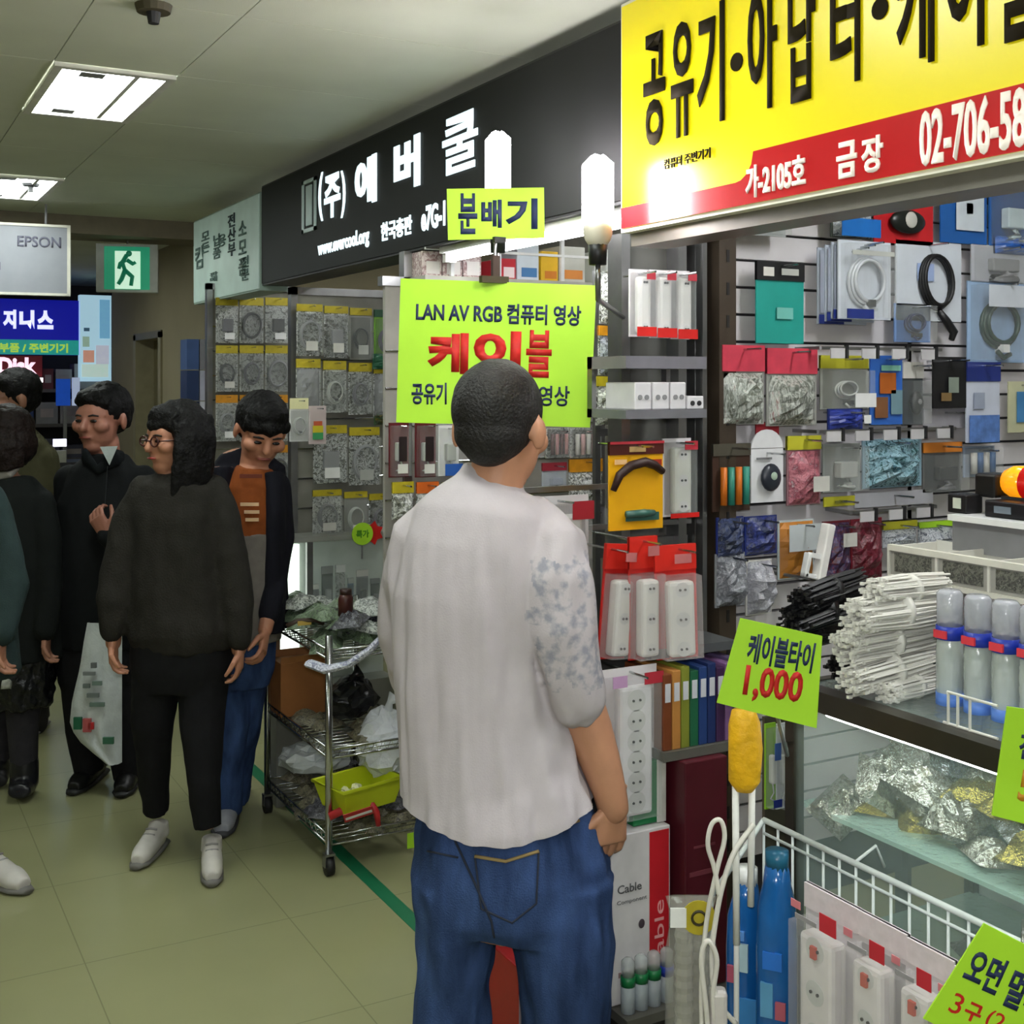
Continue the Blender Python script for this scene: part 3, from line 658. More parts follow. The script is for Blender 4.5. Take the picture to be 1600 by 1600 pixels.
for j, (x0, x1, yaw) in enumerate(((926, 976, .15), (978, 1024, 0), (1026, 1086, -.2))):
    t = pk(pd_, 'red_strip_pack', ['leftmost red-topped power strip pack beside the man\'s arm', 'middle red-topped power strip pack of the three', 'rightmost red-topped power strip pack beside the brown post'][j], 'power strip', (x0+3, 836+(12 if j != 1 else 0), x1, 1032), UD_-.16-.03*j, 'red-topped power strip packs', yaw=yaw, card=REDP, header=mat((202, 40, 30), .4), hf=.22 if j != 1 else .26, content='strip', cm=mat((206, 206, 200), .4, var=.05), patches=[(.3, .86, .7, .94, mat((190, 110, 110), .5))], d=.04, bubble=clear((235, 225, 225), .2, .1))
    t.rotation_euler.y = (.10, 0, -.03)[j]
M().bb((-.05, -.2, onu(1000, 1030, UD_-.2).z), (wd-.05, -.19, onu(1000, 1018, UD_-.2).z)).obj('price_rail', mat((150, 30, 36), .4), pd_)
t = pk(pd_, 'strip_pack', 'long white carded power strip hanging under the red packs beside the man\'s forearm', 'power strip', (940, 1036, 1024, 1290), UD_-.22, card=WC, content='strip', cm=mat((214, 212, 214), .4), patches=[(.62, .9, .97, .975, RTAG), (.04, .9, .3, .975, PTAG)], d=.03)
# brown slotted post between the stalls
a, b = onu(1112, 700, UD_-.02), onu(1138, 700, UD_-.02)
o = thing('brown_post', 'dark brown slotted corner post between the two stalls', 'post', (a.x, UD_-.05, 0))
M().bb((0, 0, 0), (b.x-a.x, .1, CEIL)).obj('post', mat((64, 54, 44), .45, .2), o)
for i in range(24): M().bb(((b.x-a.x)*.42, -.0015, .5+i*.08), ((b.x-a.x)*.58, .0, .53+i*.08)).obj('slot', mat((20, 18, 16), .6), o)
M().bb((-.035, .02, 0), (-.022, .06, CEIL)).obj('steel_edge', STEEL, o)
# ================================================================ nearer stall: slat wall
US = UD_
a, b = onu(1139, 500, US), onu(1640, 500, US)
sw = thing('slat_wall', 'white slat wall hung with packs in the nearer stall', 'slat wall', (a.x, US, 0))
Wsw = b.x-a.x
M().bb((0, .02, .3), (Wsw, .04, 2.2)).obj('backboard', mat((60, 58, 60), .7), sw)
SLAT = mat((206, 202, 204), .5, var=.04)
pitch = .0685
z = .45
while z < 2.15:
    M().bb((.002, 0, z), (Wsw, .02, z+pitch-.007)).obj('slat', SLAT, sw); z += pitch
for x in (.0, .62, Wsw-.01): M().bb((x, .0, 0), (x+.015, .045, 2.2)).obj('upright', mat((70, 68, 68), .5, .3), sw)
def rail(x0, x1, y, n, gap):
    a, b = onu(x0, y, US-.09), onu(x1, y, US-.09)
    M().bb((a.x-sw.location.x, -.095, a.z), (b.x-sw.location.x, -.088, a.z+.008)).obj('price_rail', STEEL, sw)
    for q in (a.x, b.x): M().bb((q-sw.location.x-.004, -.09, a.z), (q-sw.location.x+.004, 0, a.z+.008)).obj('rail_arm', STEEL, sw)
    for i in range(n):
        x = a.x+(b.x-a.x)*(i+.5)/n
        M().bb((x-.026-sw.location.x, -.098, a.z-.022), (x+.022-sw.location.x, -.095, a.z+.004)).obj('price_ticket', mat((196, 194, 196), .5), sw)
        M().bb((x+.026-sw.location.x, -.099, a.z-.022), (x+.034-sw.location.x, -.09, a.z+.012)).obj('ticket_clip', DARK, sw)
rail(1282, 1470, 546, 4, 0); rail(1278, 1492, 677, 5, 0); rail(1330, 1462, 803, 3, 0)
B_ = mat((30, 84, 150), .4, var=.1); NV = mat((30, 44, 110), .4, var=.1); TEAL = mat((32, 142, 132), .45, var=.06)
CARDW = mat((200, 206, 214), .4, var=.06); PINK = mat((190, 60, 78), .4, var=.15, scale=30); YLH = mat((190, 186, 50), .5, var=.1)
SIL3 = busy([(170, 176, 184), (110, 116, 128), (210, 214, 220), (80, 86, 100), (150, 156, 168)], 60, .2)
items = [
 ('hang_pack', 'small clear capped pack at the slat wall\'s upper left, under the red band', (1158, 322, 1226, 366), dict(card=mat((180, 184, 184), .4), content='gadget', cm=LTG, cm2=GREY, d=.03)),
 ('hang_pack', 'pale pack with a bright blue foot, left of the red pack', (1297, 308, 1360, 370), dict(card=mat((60, 66, 58), .5), content='crumple', cm=SIL3, patches=[(.02, .0, .98, .42, mat((26, 100, 176), .4))], bubble=None)),
 ('hang_pack', 'red pack with a round black device in the top row', (1364, 314, 1456, 378), dict(card=mat((176, 30, 36), .4, var=.12), content='gadget', cm=mat((26, 30, 28), .3), cm2=OFFW, bubble=None)),
 ('hang_pack', 'blue pack with a white panel in the top row', (1468, 292, 1540, 378), dict(card=B_, content=None, patches=[(.3, .22, .9, .92, mat((206, 214, 222), .5)), (.52, .5, .66, .68, mat((40, 50, 60), .5))], bubble=None)),
 ('hang_pack', 'blue and clear pack in the top row at the right picture edge', (1544, 298, 1606, 384), dict(card=B_, content='plug', cm=mat((190, 206, 210), .4), d=.04)),
 ('hang_pack', 'flat blue pack low at the right picture edge of the top row', (1550, 372, 1610, 396), dict(card=mat((30, 80, 160), .4), content='crumple', cm=mat((40, 90, 170), .3, var=.3), bubble=None)),
 ('cloth_pack', 'teal cleaning cloth pack with a black header', (1180, 412, 1254, 536), dict(card=TEAL, header=mat((26, 26, 28), .4), hf=.23, content=None, patches=[(.12, .82, .34, .93, OFFW), (.5, .84, .86, .92, LTG), (.4, .3, .74, .44, mat((110, 180, 170), .4))], bubble=None)),
 ('cable_pack', 'frontmost silver coiled cable pack of the stack on the slat wall', (1308, 380, 1390, 498), dict(card=CARDW, content='coil', cm=mat((190, 194, 200), .25), cm2=DARK, patches=[(.1, .8, .9, .86, LTG), (.0, .0, .5, .12, NV)], d=.03)),
 ('cable_pack', 'pack with a black oval cable loop on a white card', (1398, 382, 1500, 500), dict(card=CARDW, content=None, patches=[(.3, .5, .55, .72, mat((150, 168, 206), .5))], bubble=None)),
 ('cable_pack', 'blue card with a small navy cable ring under the black loop', (1396, 476, 1452, 534), dict(card=mat((120, 150, 200), .4, var=.2), content='coil', cm=mat((24, 32, 70), .35), d=.03)),
 ('cable_pack', 'grey boxed pack with a clear window at the right picture edge', (1516, 388, 1606, 440), dict(card=mat((176, 178, 184), .45), content='plug', cm=GREY, d=.03)),
 ('cable_pack', 'white and blue card with a dark green coil at the right picture edge', (1510, 444, 1604, 566), dict(card=mat((150, 176, 206), .4, var=.15), content='coil', cm=mat((28, 56, 44), .35), cm2=WHITE, patches=[(.15, .68, .8, .95, CARDW)], d=.04)),
 ('hang_bag', 'red-topped clear bag of cables nearest the brown post', (1126, 540, 1192, 664), dict(card=mat((150, 150, 144), .4), header=PINK, hf=.33, content='crumple', cm=busy([(150, 156, 146), (96, 100, 90), (190, 196, 188), (110, 60, 60)], 36, .2, (2, 2, .5)), bubble=None, d=.05)),
 ('hang_bag', 'red-topped clear bag of cables, the right one of the pair', (1196, 545, 1274, 666), dict(card=mat((150, 150, 144), .4), header=PINK, hf=.33, content='crumple', cm=busy([(150, 156, 146), (90, 94, 86), (186, 190, 182), (120, 30, 40)], 30, .2, (2, 2, .6)), bubble=None, d=.05)),
 ('cable_pack', 'yellow-topped clear pack with a white sticker beside the red-topped bags', (1280, 556, 1354, 640), dict(card=mat((150, 152, 144), .4), header=YLH, hf=.24, content='coil', cm=LTG, patches=[(.52, .04, .96, .3, WHITE)])),
 ('hang_pack', 'small navy packet under the yellow-topped clear pack', (1292, 638, 1346, 672), dict(card=NV, content='crumple', cm=mat((44, 58, 140), .3, var=.3), bubble=None, patches=[(.75, .3, .95, .7, WHITE)])),
 ('hang_pack', 'blue pack with an orange picture in the third row', (1358, 556, 1408, 664), dict(card=mat((46, 96, 176), .4), content=None, patches=[(.25, .45, .75, .75, mat((170, 90, 30), .5)), (.1, .1, .5, .4, mat((120, 80, 50), .5)), (.3, .78, .9, .86, mat((150, 220, 200), .5)), (.6, .15, .95, .5, mat((110, 140, 150), .5))], bubble=None)),
 ('hang_pack', 'white-topped pack with a black gadget in the third row', (1408, 566, 1440, 664), dict(card=mat((70, 76, 80), .5), header=OFFW, hf=.26, content='gadget', cm=BLACK, cm2=GREY, d=.035)),
 ('hang_pack', 'black picture box left of the tall blue card', (1456, 558, 1508, 638), dict(card=BLACK, content=None, patches=[(.42, .3, .72, .6, mat((130, 140, 130), .4)), (.2, .14, .5, .3, mat((120, 96, 60), .5))], bubble=None)),
 ('hang_pack', 'plain grey card under the black picture box', (1442, 638, 1508, 670), dict(card=mat((158, 156, 162), .5), content=None, bubble=None)),
 ('hang_pack', 'tall blue-headed white card in the third row', (1508, 566, 1560, 692), dict(card=mat((196, 202, 216), .4), header=NV, hf=.24, content=None, patches=[(.05, .0, .95, .34, mat((84, 118, 178), .4, var=.3, scale=40)), (.18, .42, .5, .62, mat((150, 158, 176), .5))], bubble=None)),
 ('hang_pack', 'pale yellow pack with a blue picture at the right picture edge', (1574, 596, 1616, 676), dict(card=mat((196, 196, 160), .5), content=None, patches=[(.25, .2, .95, .8, mat((70, 130, 180), .5))], bubble=None)),
 ('stick_pack', 'orange and teal striped pack by the brown post', (1112, 692, 1170, 800), dict(card=mat((60, 40, 30), .5), header=mat((70, 66, 56), .5), hf=.18, content='sticks', cm=mat((50, 138, 120), .45), cm2=mat((206, 110, 26), .45), bubble=None)),
 ('arch_pack', 'white arch-topped card with a black round device', (1172, 700, 1222, 786), dict(card=mat((226, 226, 228), .4), header=None, content='gadget', cm=mat((46, 50, 60), .35), cm2=mat((180, 200, 180), .4), patches=[(.12, .8, .6, .84, GREY)], bubble=None)),
 ('hang_pack', 'yellow-headed pink pack in the fourth row', (1228, 680, 1280, 790), dict(card=mat((150, 110, 116), .5), header=YLH, hf=.2, content='crumple', cm=busy([(150, 50, 70), (190, 120, 130), (120, 40, 60), (200, 196, 196)], 60), bubble=None, patches=[(.5, .2, .98, .42, OFFW)])),
 ('hang_pack', 'plain clear grey pack in the fourth row', (1284, 692, 1342, 770), dict(card=mat((150, 154, 150), .4), content='plug', cm=LTG, d=.04)),
 ('hang_pack', 'sky-blue bag of dark green plugs in the fourth row', (1346, 684, 1438, 764), dict(card=mat((130, 160, 176), .4), content='crumple', cm=busy([(90, 140, 170), (30, 60, 56), (150, 190, 206), (50, 90, 90), (20, 34, 36)], 44, .2), bubble=None, d=.05)),
 ('hang_pack', 'orange-headed grey pack in the fourth row', (1440, 690, 1500, 770), dict(card=mat((100, 100, 98), .5), header=mat((200, 120, 40), .5), hf=.2, content='plug', cm=DARK, cm2=GREY)),
 ('hang_pack', 'blue-white striped pack left of the amber beacon', (1504, 696, 1552, 746), dict(card=mat((150, 164, 186), .4), content='sticks', cm=mat((60, 96, 140), .4), cm2=OFFW)),
 ('price_board', 'long grey price board under the sky-blue bag', (1334, 764, 1456, 794), dict(card=mat((166, 166, 172), .5), content=None, bubble=None)),
 ('price_board', 'small yellow price board left of the long grey one', (1286, 774, 1334, 792), dict(card=YLH, content=None, bubble=None, patches=[(.3, .3, .7, .6, mat((110, 110, 40), .5))])),
 ('hang_pack', 'navy crumpled pack at the left of the fifth row', (1118, 806, 1160, 872), dict(card=NV, content='crumple', cm=busy([(36, 44, 76), (60, 72, 110), (24, 28, 50), (110, 120, 130)], 60), bubble=None)),
 ('hang_pack', 'second navy crumpled pack in the fifth row', (1162, 804, 1212, 868), dict(card=NV, content='crumple', cm=busy([(30, 40, 100), (50, 62, 130), (24, 28, 60), (90, 100, 130)], 50), bubble=None)),
 ('hang_pack', 'pale carded pack with an orange pouch in the fifth row', (1214, 810, 1270, 906), dict(card=mat((186, 196, 198), .4), content='crumple', cm=mat((170, 110, 40), .4, var=.3), bubble=None, patches=[(.05, .5, .95, .95, mat((186, 192, 194), .5))])),
 ('hang_pack', 'maroon pack with a white sticker in the fifth row', (1284, 812, 1326, 912), dict(card=mat((100, 30, 38), .4), content='crumple', cm=busy([(110, 30, 40), (70, 24, 34), (60, 60, 100), (150, 60, 60)], 50), bubble=None, patches=[(.4, .6, .9, .82, OFFW)])),
 ('hang_pack', 'taller maroon pack beside the white sticker pack', (1328, 808, 1376, 912), dict(card=mat((110, 24, 36), .4), content='crumple', cm=busy([(120, 26, 40), (80, 20, 32), (150, 60, 80)], 50), bubble=None)),
 ('hang_pack', 'olive-headed crumpled silver pack behind the trays', (1378, 812, 1430, 856), dict(card=SIL3, header=YLH, hf=.3, content='crumple', cm=SIL3, bubble=None)),
 ('hang_pack', 'lime-headed crumpled silver pack behind the trays', (1434, 812, 1486, 862), dict(card=SIL3, header=LIME, hf=.2, content='crumple', cm=SIL3, bubble=None)),
 ('hang_bag', 'crumpled grey clear bag low beside the brown post', (1116, 862, 1162, 950), dict(card=mat((130, 132, 136), .4), content='crumple', cm=busy([(150, 152, 158), (100, 102, 108), (196, 198, 206)], 40, .2), bubble=None, d=.06)),
 ('hang_bag', 'crumpled white bag low in the fifth row', (1164, 872, 1204, 962), dict(card=OFFW, content='crumple', cm=busy([(206, 204, 210), (150, 150, 158), (226, 226, 230)], 50, .25), bubble=None, d=.06)),
]
for n_, l_, bx, kw in items:
    front = .03 if ('frontmost' in l_ or 'tall blue' in l_ or 'small navy packet' in l_) else 0
    t = pk(sw, n_, l_, 'pack', bx, US-.045-front, 'packs on the slat wall', **kw)
    if 'black oval' in l_:
        w_ = onu(1500, 400, US-.045).x-onu(1398, 400, US-.045).x; q = M()
        for k in range(3): q.ring((w_*.06, -.012-.007*k, .105+.002*k), .056-.002*k, .006, n=26, m=6, e=1.3, rot=(0, -.25, 0))
        q.tube([(w_*.1, -.014, .03), (w_*.22, -.016, .0), (w_*.34, -.014, -.03), (w_*.3, -.014, -.05)], [.008, .011, .012, .008], 8)
        q.obj('cable_loop', BLACK, t, True)
    if n_ == 'arch_pack':
        w_ = onu(1222, 700, US-.045).x-onu(1172, 700, US-.045).x; h_ = onu(1172, 700, US-.045).z-onu(1172, 786, US-.045).z
        pts = [(w_/2*math.cos(k*math.pi/10), h_+.9*w_/2*math.sin(k*math.pi/10)-.001) for k in range(11)]
        M().prism(pts, -.004, 0, lambda x, y, d: Vector((x, d, y))).obj('arch_top', mat((226, 226, 228), .4), t)
        rect(t, 'red_header', -w_*.3, h_+w_*.22, w_*.42, h_+w_*.6, .006, mat((130, 26, 36), .5), .004)
# the rest of the stack of silver cable packs, one behind the other to the left
for j, (x0, y0) in enumerate(((1298, 384), (1288, 388), (1276, 392))):
    pk(sw, 'cable_pack', 'silver coiled cable pack, %s behind the frontmost of the stack' % ['next', 'second', 'third'][j], 'pack', (x0, y0, x0+76, y0+114), US-.040+.01*j-.02, 'stacked silver cable packs', card=mat((176, 184, 196), .4), content=None, bubble=None, patches=[(.0, .0, .5, .12, NV), (.02, .14, .1, .96, mat((140, 146, 160), .4))])
# ================================================================ counter: glass show case
VC = 1.60; CZ = 1.067; U0, U1 = .25, 1.80; CD = .52
o = thing('glass_counter', 'long glass show case counter of the nearer stall', 'counter', (VC, U0, 0))
LC = U1-U0; GL = clear((205, 228, 222), .10, .04); BRZ = mat((58, 54, 46), .35, .5)
M().bb((0, 0, 0), (CD, LC, .30)).obj('plinth', mat((90, 88, 80), .5), o)
M().bb((CD-.012, 0, .30), (CD, LC, CZ-.04)).obj('back_panel', mat((186, 200, 194), .4), o)
M().bb((0, 0, CZ-.012), (CD, LC, CZ)).obj('top_glass', clear((120, 132, 128), .55, .06), o)
M().bb((0, .01, .30), (.006, LC-.01, CZ-.03)).obj('front_glass', GL, o)
M().bb((.006, LC-.006, .30), (CD-.012, LC, CZ-.03)).obj('end_glass', GL, o)
for a_, b_ in (((-.008, -.002, CZ-.035), (.03, LC+.002, CZ+.004)), ((-.006, LC-.02, .30), (.02, LC+.004, CZ-.03)), ((-.006, -.002, .28), (.03, LC+.002, .31)), ((CD-.03, LC-.02, .3), (CD, LC+.004, CZ)), ((0, LC-.02, CZ-.035), (CD, LC+.002, CZ+.002))):
    M().bb(a_, b_).obj('frame_bar', BRZ, o)
M().cyl((.045, .05, CZ-.05), (.045, LC-.06, CZ-.05), .008, n=10).obj('strip_lamp', mat((240, 250, 245), .4, var=0, em=12), o, True)
for z in (.83, .56): M().bb((.02, .01, z), (CD-.02, LC-.01, z+.008)).obj('glass_shelf', clear((190, 225, 212), .45, .05), o)
M().bb((CD-.24, .01, .896), (CD-.02, LC-.01, .904)).obj('glass_shelf', clear((190, 225, 212), .45, .05), o)
# goods in the show case
def pillow(seed, w, d, h, n=8, m=6):
    r_ = random.Random(seed); q = M(); vs = []
    for s_ in (1, 0):
        for k in range(m+1):
            for i in range(n+1):
                e = (math.sin(math.pi*i/n)*math.sin(math.pi*k/m))**.55
                vs.append(((i/n-.5)*w, (k/m-.5)*d, h*e*(.6+.6*r_.random()) if s_ else -.0*e))
    fs = []
    for s_ in (0, 1):
        o_ = s_*(n+1)*(m+1)
        fs += [(o_+k*(n+1)+i, o_+k*(n+1)+i+1, o_+(k+1)*(n+1)+i+1, o_+(k+1)*(n+1)+i) for k in range(m) for i in range(n)]
    return q.add(vs, fs).mesh('pack_film')
FOIL = [busy([(60, 58, 50), (120, 116, 96), (206, 208, 200), (90, 86, 64), (150, 148, 130)], 200, .2, metal=.75), busy([(44, 42, 34), (104, 94, 44), (176, 164, 80), (70, 64, 40), (150, 146, 120)], 200, .2, metal=.75), busy([(196, 200, 204), (150, 156, 160), (226, 230, 232), (120, 124, 126)], 160, .2, metal=.8)]
pil = []
for k in range(6):
    me = pillow(k, .11, .085, .03+.006*(k % 3)); me.materials.append(FOIL[(0, 1, 0, 1, 2, 1)[k]]); pil.append(me)
rs = random.Random(5)
def lay(z, n, v0, v1, u0, u1, lab, grp, layers=1):
    c = 0
    for L_ in range(layers):
        for i in range(n):
            q = bpy.data.objects.new('foil_pack', pil[rs.randrange(6)]); COL.objects.link(q)
            uu = u0+(u1-u0)*(i+.5)/n; vv = rs.uniform(v0, v1)
            q.location = (vv, uu, z+L_*.032); q.rotation_euler = (rs.uniform(-.1, .1), rs.uniform(-.3, .05), rs.uniform(0, 3.1)); s_ = rs.uniform(.85, 1.25); q.scale = (s_, s_, s_)
            tag(q, lab, 'foil pack', grp)
lay(.842, 14, 1.68, 1.78, .5, 1.72, 'crumpled silver and gold foil pack heaped on the case\'s upper glass shelf', 'foil packs on the upper glass shelf', 3)
lay(.842, 9, 1.82, 1.98, .5, 1.72, 'crumpled foil pack at the back of the case\'s upper glass shelf', 'foil packs at the back of the upper glass shelf', 3)
lay(.571, 7, 1.72, 1.95, .5, 1.6, 'crumpled foil pack on the case\'s lower glass shelf', 'foil packs on the lower glass shelf', 2)
for i in range(3):
    q = bpy.data.objects.new('foil_pack', pil[2]); COL.objects.link(q); q.location = (1.66+.05*i, 1.72-.04*i, .842+.045*i); q.rotation_euler = (.6, -.5, .7*i)
    tag(q, 'crinkled bright silver bag, %s up, in the case\'s far front corner' % ['lowest', 'middle', 'topmost'][i], 'foil pack', 'bright silver bags in the case corner')
for i in range(7):
    t = thing('small_bottle', 'small clear bottle with a %s band inside the case, %s from the far end' % (['green', 'purple', 'blue', 'green', 'teal', 'green', 'blue'][i], ORD[i]), 'bottle', (1.94, 1.66-.062*i, .904), group='small bottles inside the case')
    M().tube([(0, 0, 0), (0, 0, .09), (0, 0, .105), (0, 0, .125)], [.022, .022, .011, .011], 12).obj('body', clear((190, 205, 200), .55, .1), t, True)
    M().cyl((0, 0, .03), (0, 0, .065), .0232, n=14).obj('label', mat([(30, 120, 90), (110, 80, 130), (50, 80, 150), (30, 120, 90), (30, 120, 120), (30, 120, 90), (50, 80, 150)][i], .5), t, True)
    M().cyl((0, 0, .125), (0, 0, .145), .013, n=12).obj('cap', OFFW, t, True)
for i in range(4):
    t = thing('green_box', 'small green box on the case\'s lower shelf, %s from the far end' % ORD[i], 'box', (1.66, 1.56-.11*i, .569), group='green boxes on the lower shelf')
    M().bb((0, 0, 0), (.06, .08, .05)).obj('carton', mat((20, 130, 70), .45), t, bevel=.002); M().bb((-.001, .01, .012), (0, .07, .036)).obj('printed_label', mat((150, 200, 170), .5), t)
# ================================================================ on the counter
def tie_bundle(name, label, p0, p1, r, m, n, seed, heads=True):
    p0, p1 = Vector(p0), Vector(p1); o = thing(name, label, 'cable ties', p0, group='cable tie bundles'); rs_ = random.Random(seed); q = M(); hd = M(); ax = (p1-p0)
    a_ = ax.normalized().orthogonal().normalized(); b_ = ax.normalized().cross(a_)
    for i in range(n):
        t_ = rs_.uniform(0, 6.28); rr_ = r*math.sqrt(rs_.random()); off = a_*rr_*math.cos(t_)+b_*rr_*math.sin(t_)
        j = ax.normalized()*rs_.uniform(-.03, .012); e = ax+off*rs_.uniform(.6, 1.1)+j
        st = off+j
        q.tube([st, st+(e-st)*.5+off*.15, e], .0022, 4); hd.box(st, (.006, .006, .0055))
    q.obj('straps', m, o); hd.obj('heads', m, o)
    mid = ax*.45; q2 = M(); q2.tube([mid-ax.normalized()*.006, mid+ax.normalized()*.006], r*1.12, 14); q2.obj('binding', m, o, True)
    return o
CT = mat((214, 212, 204), .4, var=.04); CB_ = mat((16, 16, 18), .4)
spots = [((1340, 1062), (1455, 1030), .030), ((1330, 1010), (1460, 985), .032), ((1350, 962), (1470, 945), .032), ((1375, 925), (1475, 915), .026), ((1395, 1080), (1470, 1062), .02), ((1340, 985), (1440, 962), .028)]
for k, (s0, s1, r) in enumerate(spots):
    tie_bundle('cable_tie_bundle', 'white cable tie bundle heaped on the counter, %s' % ['low in front', 'across the middle', 'upper left', 'topmost', 'smallest, at the front edge', 'left of the middle'][k], atd(*s0, 2.20+.02*(k % 2)), atd(*s1, 2.30+.03*(k % 2)), r, CT, 120, k)
spots = [((1246, 968), (1340, 930), .028), ((1262, 935), (1345, 905), .024), ((1318, 1040), (1400, 1005), .022), ((1240, 1000), (1320, 985), .016), ((1548, 1035), (1640, 1010), .030)]
for k, (s0, s1, r) in enumerate(spots):
    tie_bundle('cable_tie_bundle', 'black cable tie bundle %s' % ['left of the white bundles', 'above the left black bundle', 'under the white bundles by the case edge', 'touching the lime price card', 'at the right picture edge on the counter'][k], atd(*s0, 2.26), atd(*s1, 2.36), r, CB_, 110, 20+k)
# clear bottles with blue labels
for i in range(4):
    x = 1484+44*i; p = onv(x, 1000, 1.75)
    t = thing('spray_bottle', 'blue-labelled clear bottle on the counter, %s from the white ties' % ORD[i], 'bottle', (1.75, p.y, CZ), group='blue-labelled bottles')
    M().tube([(0, 0, 0), (0, 0, .004), (0, 0, .10), (0, 0, .12), (0, 0, .128)], [.020, .024, .024, .022, .016], 16).obj('body', clear((200, 208, 200), .5, .12), t, True)
    M().cyl((0, 0, .118), (0, 0, .142), .0245, n=18).obj('label', mat((30, 52, 160), .4), t, True)
    M().box((-.0245, 0, .128), (.004, .028, .014), rot=(0, 0, 0)).obj('red_mark', mat((214, 60, 70), .45), t)
    M().tube([(0, 0, .142), (0, 0, .20), (0, 0, .206)], [.023, .023, .018], 16).obj('cap', clear((190, 192, 200), .6, .1), t, True)
    M().cyl((0, 0, .0), (0, 0, .022), .0246, n=18).obj('foot_band', mat((90, 130, 210), .4), t, True)
    M().ell((0, 0, .055), (.019, .019, .045)).obj('contents', SIL3, t, True)
# small white wire stand at the counter's front edge
p = onv(1490, 1120, 1.62)
o = thing('wire_stand', 'little white wire stand on the counter edge left of the lime card', 'stand', (1.63, p.y, CZ+.004))
for y in (-.025, 0.0, .02): M().cyl((0, y, 0), (0, y, .055), .0025).obj('wire', OFFW, o)
M().cyl((0, .022, .055), (0, -.08, .055), .0025).obj('wire', OFFW, o); M().cyl((0, .03, .002), (0, -.08, .002), .0025).obj('wire', OFFW, o)
# long white tray rack on legs
yA = onv(1390, 870, 1.9).y
o = thing('tray_rack', 'long pale tray rack raised on legs over the counter', 'rack', (1.90, .7, CZ)); Lt = yA-.7
zt0, zt1 = 1.25-CZ, 1.312-CZ
M().bb((0, 0, zt0-.006), (.14, Lt, zt0)).obj('tray_floor', OFFW, o); M().bb((0, 0, zt0), (.004, Lt, zt1-.01)).obj('front_strip', mat((150, 148, 140), .45), o)
M().bb((-.006, 0, zt1-.012), (.008, Lt, zt1)).obj('rim', mat((205, 202, 190), .4), o); M().bb((-.006, 0, zt0-.01), (.008, Lt, zt0)).obj('rim', mat((205, 202, 190), .4), o)
M().bb((.136, 0, zt0), (.14, Lt, zt1)).obj('rear_strip', OFFW, o)
n = 9
for i in range(n+1): M().bb((-.004, i*Lt/n-.003, zt0), (.138, i*Lt/n+.003, zt1-.004)).obj('divider', mat((200, 198, 188), .4), o)
for i in range(n): M().bb((-.002, i*Lt/n+.015, zt0+.008), (0, (i+1)*Lt/n-.015, zt1-.016)).obj('print_window', busy([(70, 72, 66), (120, 120, 110), (40, 42, 38), (160, 158, 150)], 200, .3) if i not in (4,) else mat((190, 110, 50), .5), o)
for y in (.02, Lt-.02, Lt*.5): 
    M().cyl((.07, y, 0), (.07, y, zt0), .006).obj('leg', STEEL, o)
# shelf with the beacon, further in
yS = onv(1483, 820, 2.02).y
o = thing('stall_shelf', 'white-edged stall shelf under the amber and red beacon', 'shelf', (2.02, .7, CZ)); Ls = yS-.7
zS = 1.372-CZ
M().bb((0, 0, zS-.012), (.24, Ls, zS)).obj('board', mat((190, 190, 190), .4), o); M().bb((-.005, 0, zS-.012), (0, Ls, zS)).obj('edge', WHITE, o)
M().bb((.01, 0, zS-.075), (.016, Ls, zS-.012)).obj('apron', mat((120, 120, 122), .5), o)
for y in (.05, Ls-.02): M().bb((.03, y-.01, 0), (.07, y+.01, zS-.012)).obj('leg', STEEL, o)
zb = 1.372
p = onv(1570, 800, 2.05)
o = thing('control_box', 'black control box with a small grey display under the beacon', 'box', (2.05, p.y-.13, zb))
M().bb((0, 0, 0), (.12, .18, .034)).obj('case', mat((20, 20, 24), .35), o, bevel=.003); M().bb((-.002, .115, .01), (0, .155, .024)).obj('display', mat((110, 120, 130), .3), o); M().bb((-.002, .02, .01), (0, .06, .024)).obj('display', mat((40, 44, 50), .3), o)
o = thing('beacon_light', 'amber and red warning beacon bar lying on the black box', 'beacon', (2.07, p.y-.13, zb+.034))
M().tube([(.05, -.1, .035), (.05, .13, .035)], [.035, .035], 18).obj('red_lens', mat((206, 20, 18), .15, var=.1, em=.35), o, True)
M().tube([(.05, .13, .035), (.05, .16, .035), (.05, .178, .035), (.05, .186, .035)], [.035, .034, .026, .012], 18).obj('amber_lens', mat((240, 150, 20), .12, var=.2, scale=40, em=.7), o, True)
M().bb((.02, .186, .0), (.08, .24, .05)).obj('black_end', mat((22, 22, 22), .4), o, bevel=.006)
M().bb((.03, -.1, -.0), (.07, .18, .006)).obj('foot', DARK, o)
p = onv(1498, 800, 2.05)
o = thing('small_meter', 'small black meter with a pale square face left of the black box', 'meter', (2.05, p.y-.02, zb))
M().bb((0, 0, 0), (.05, .05, .04)).obj('case', BLACK, o, bevel=.003); M().bb((-.002, .014, .01), (0, .034, .032)).obj('face', mat((200, 206, 190), .4), o)
# white bracket-like hand tool standing before the slat wall
p = onu(1272, 905, US-.16)
o = thing('white_holder', 'white open phone-like holder leaning before the slat wall', 'holder', p, (0, .25, 0))
M().bb((-.03, 0, 0), (-.018, .02, .06)).obj('arm', WHITE, o, bevel=.003); M().bb((-.03, 0, 0), (.03, .02, .012)).obj('foot', WHITE, o, bevel=.003); M().bb((.006, -.01, .0), (.03, .02, .14)).obj('blade', mat((230, 226, 222), .4), o, bevel=.004); M().bb((-.02, -.004, .05), (.02, .016, .062)).obj('cross_piece', WHITE, o)
M().cyl((.0, .01, .0), (.0, .15, -.005), .004).obj('stem', STEEL, o)
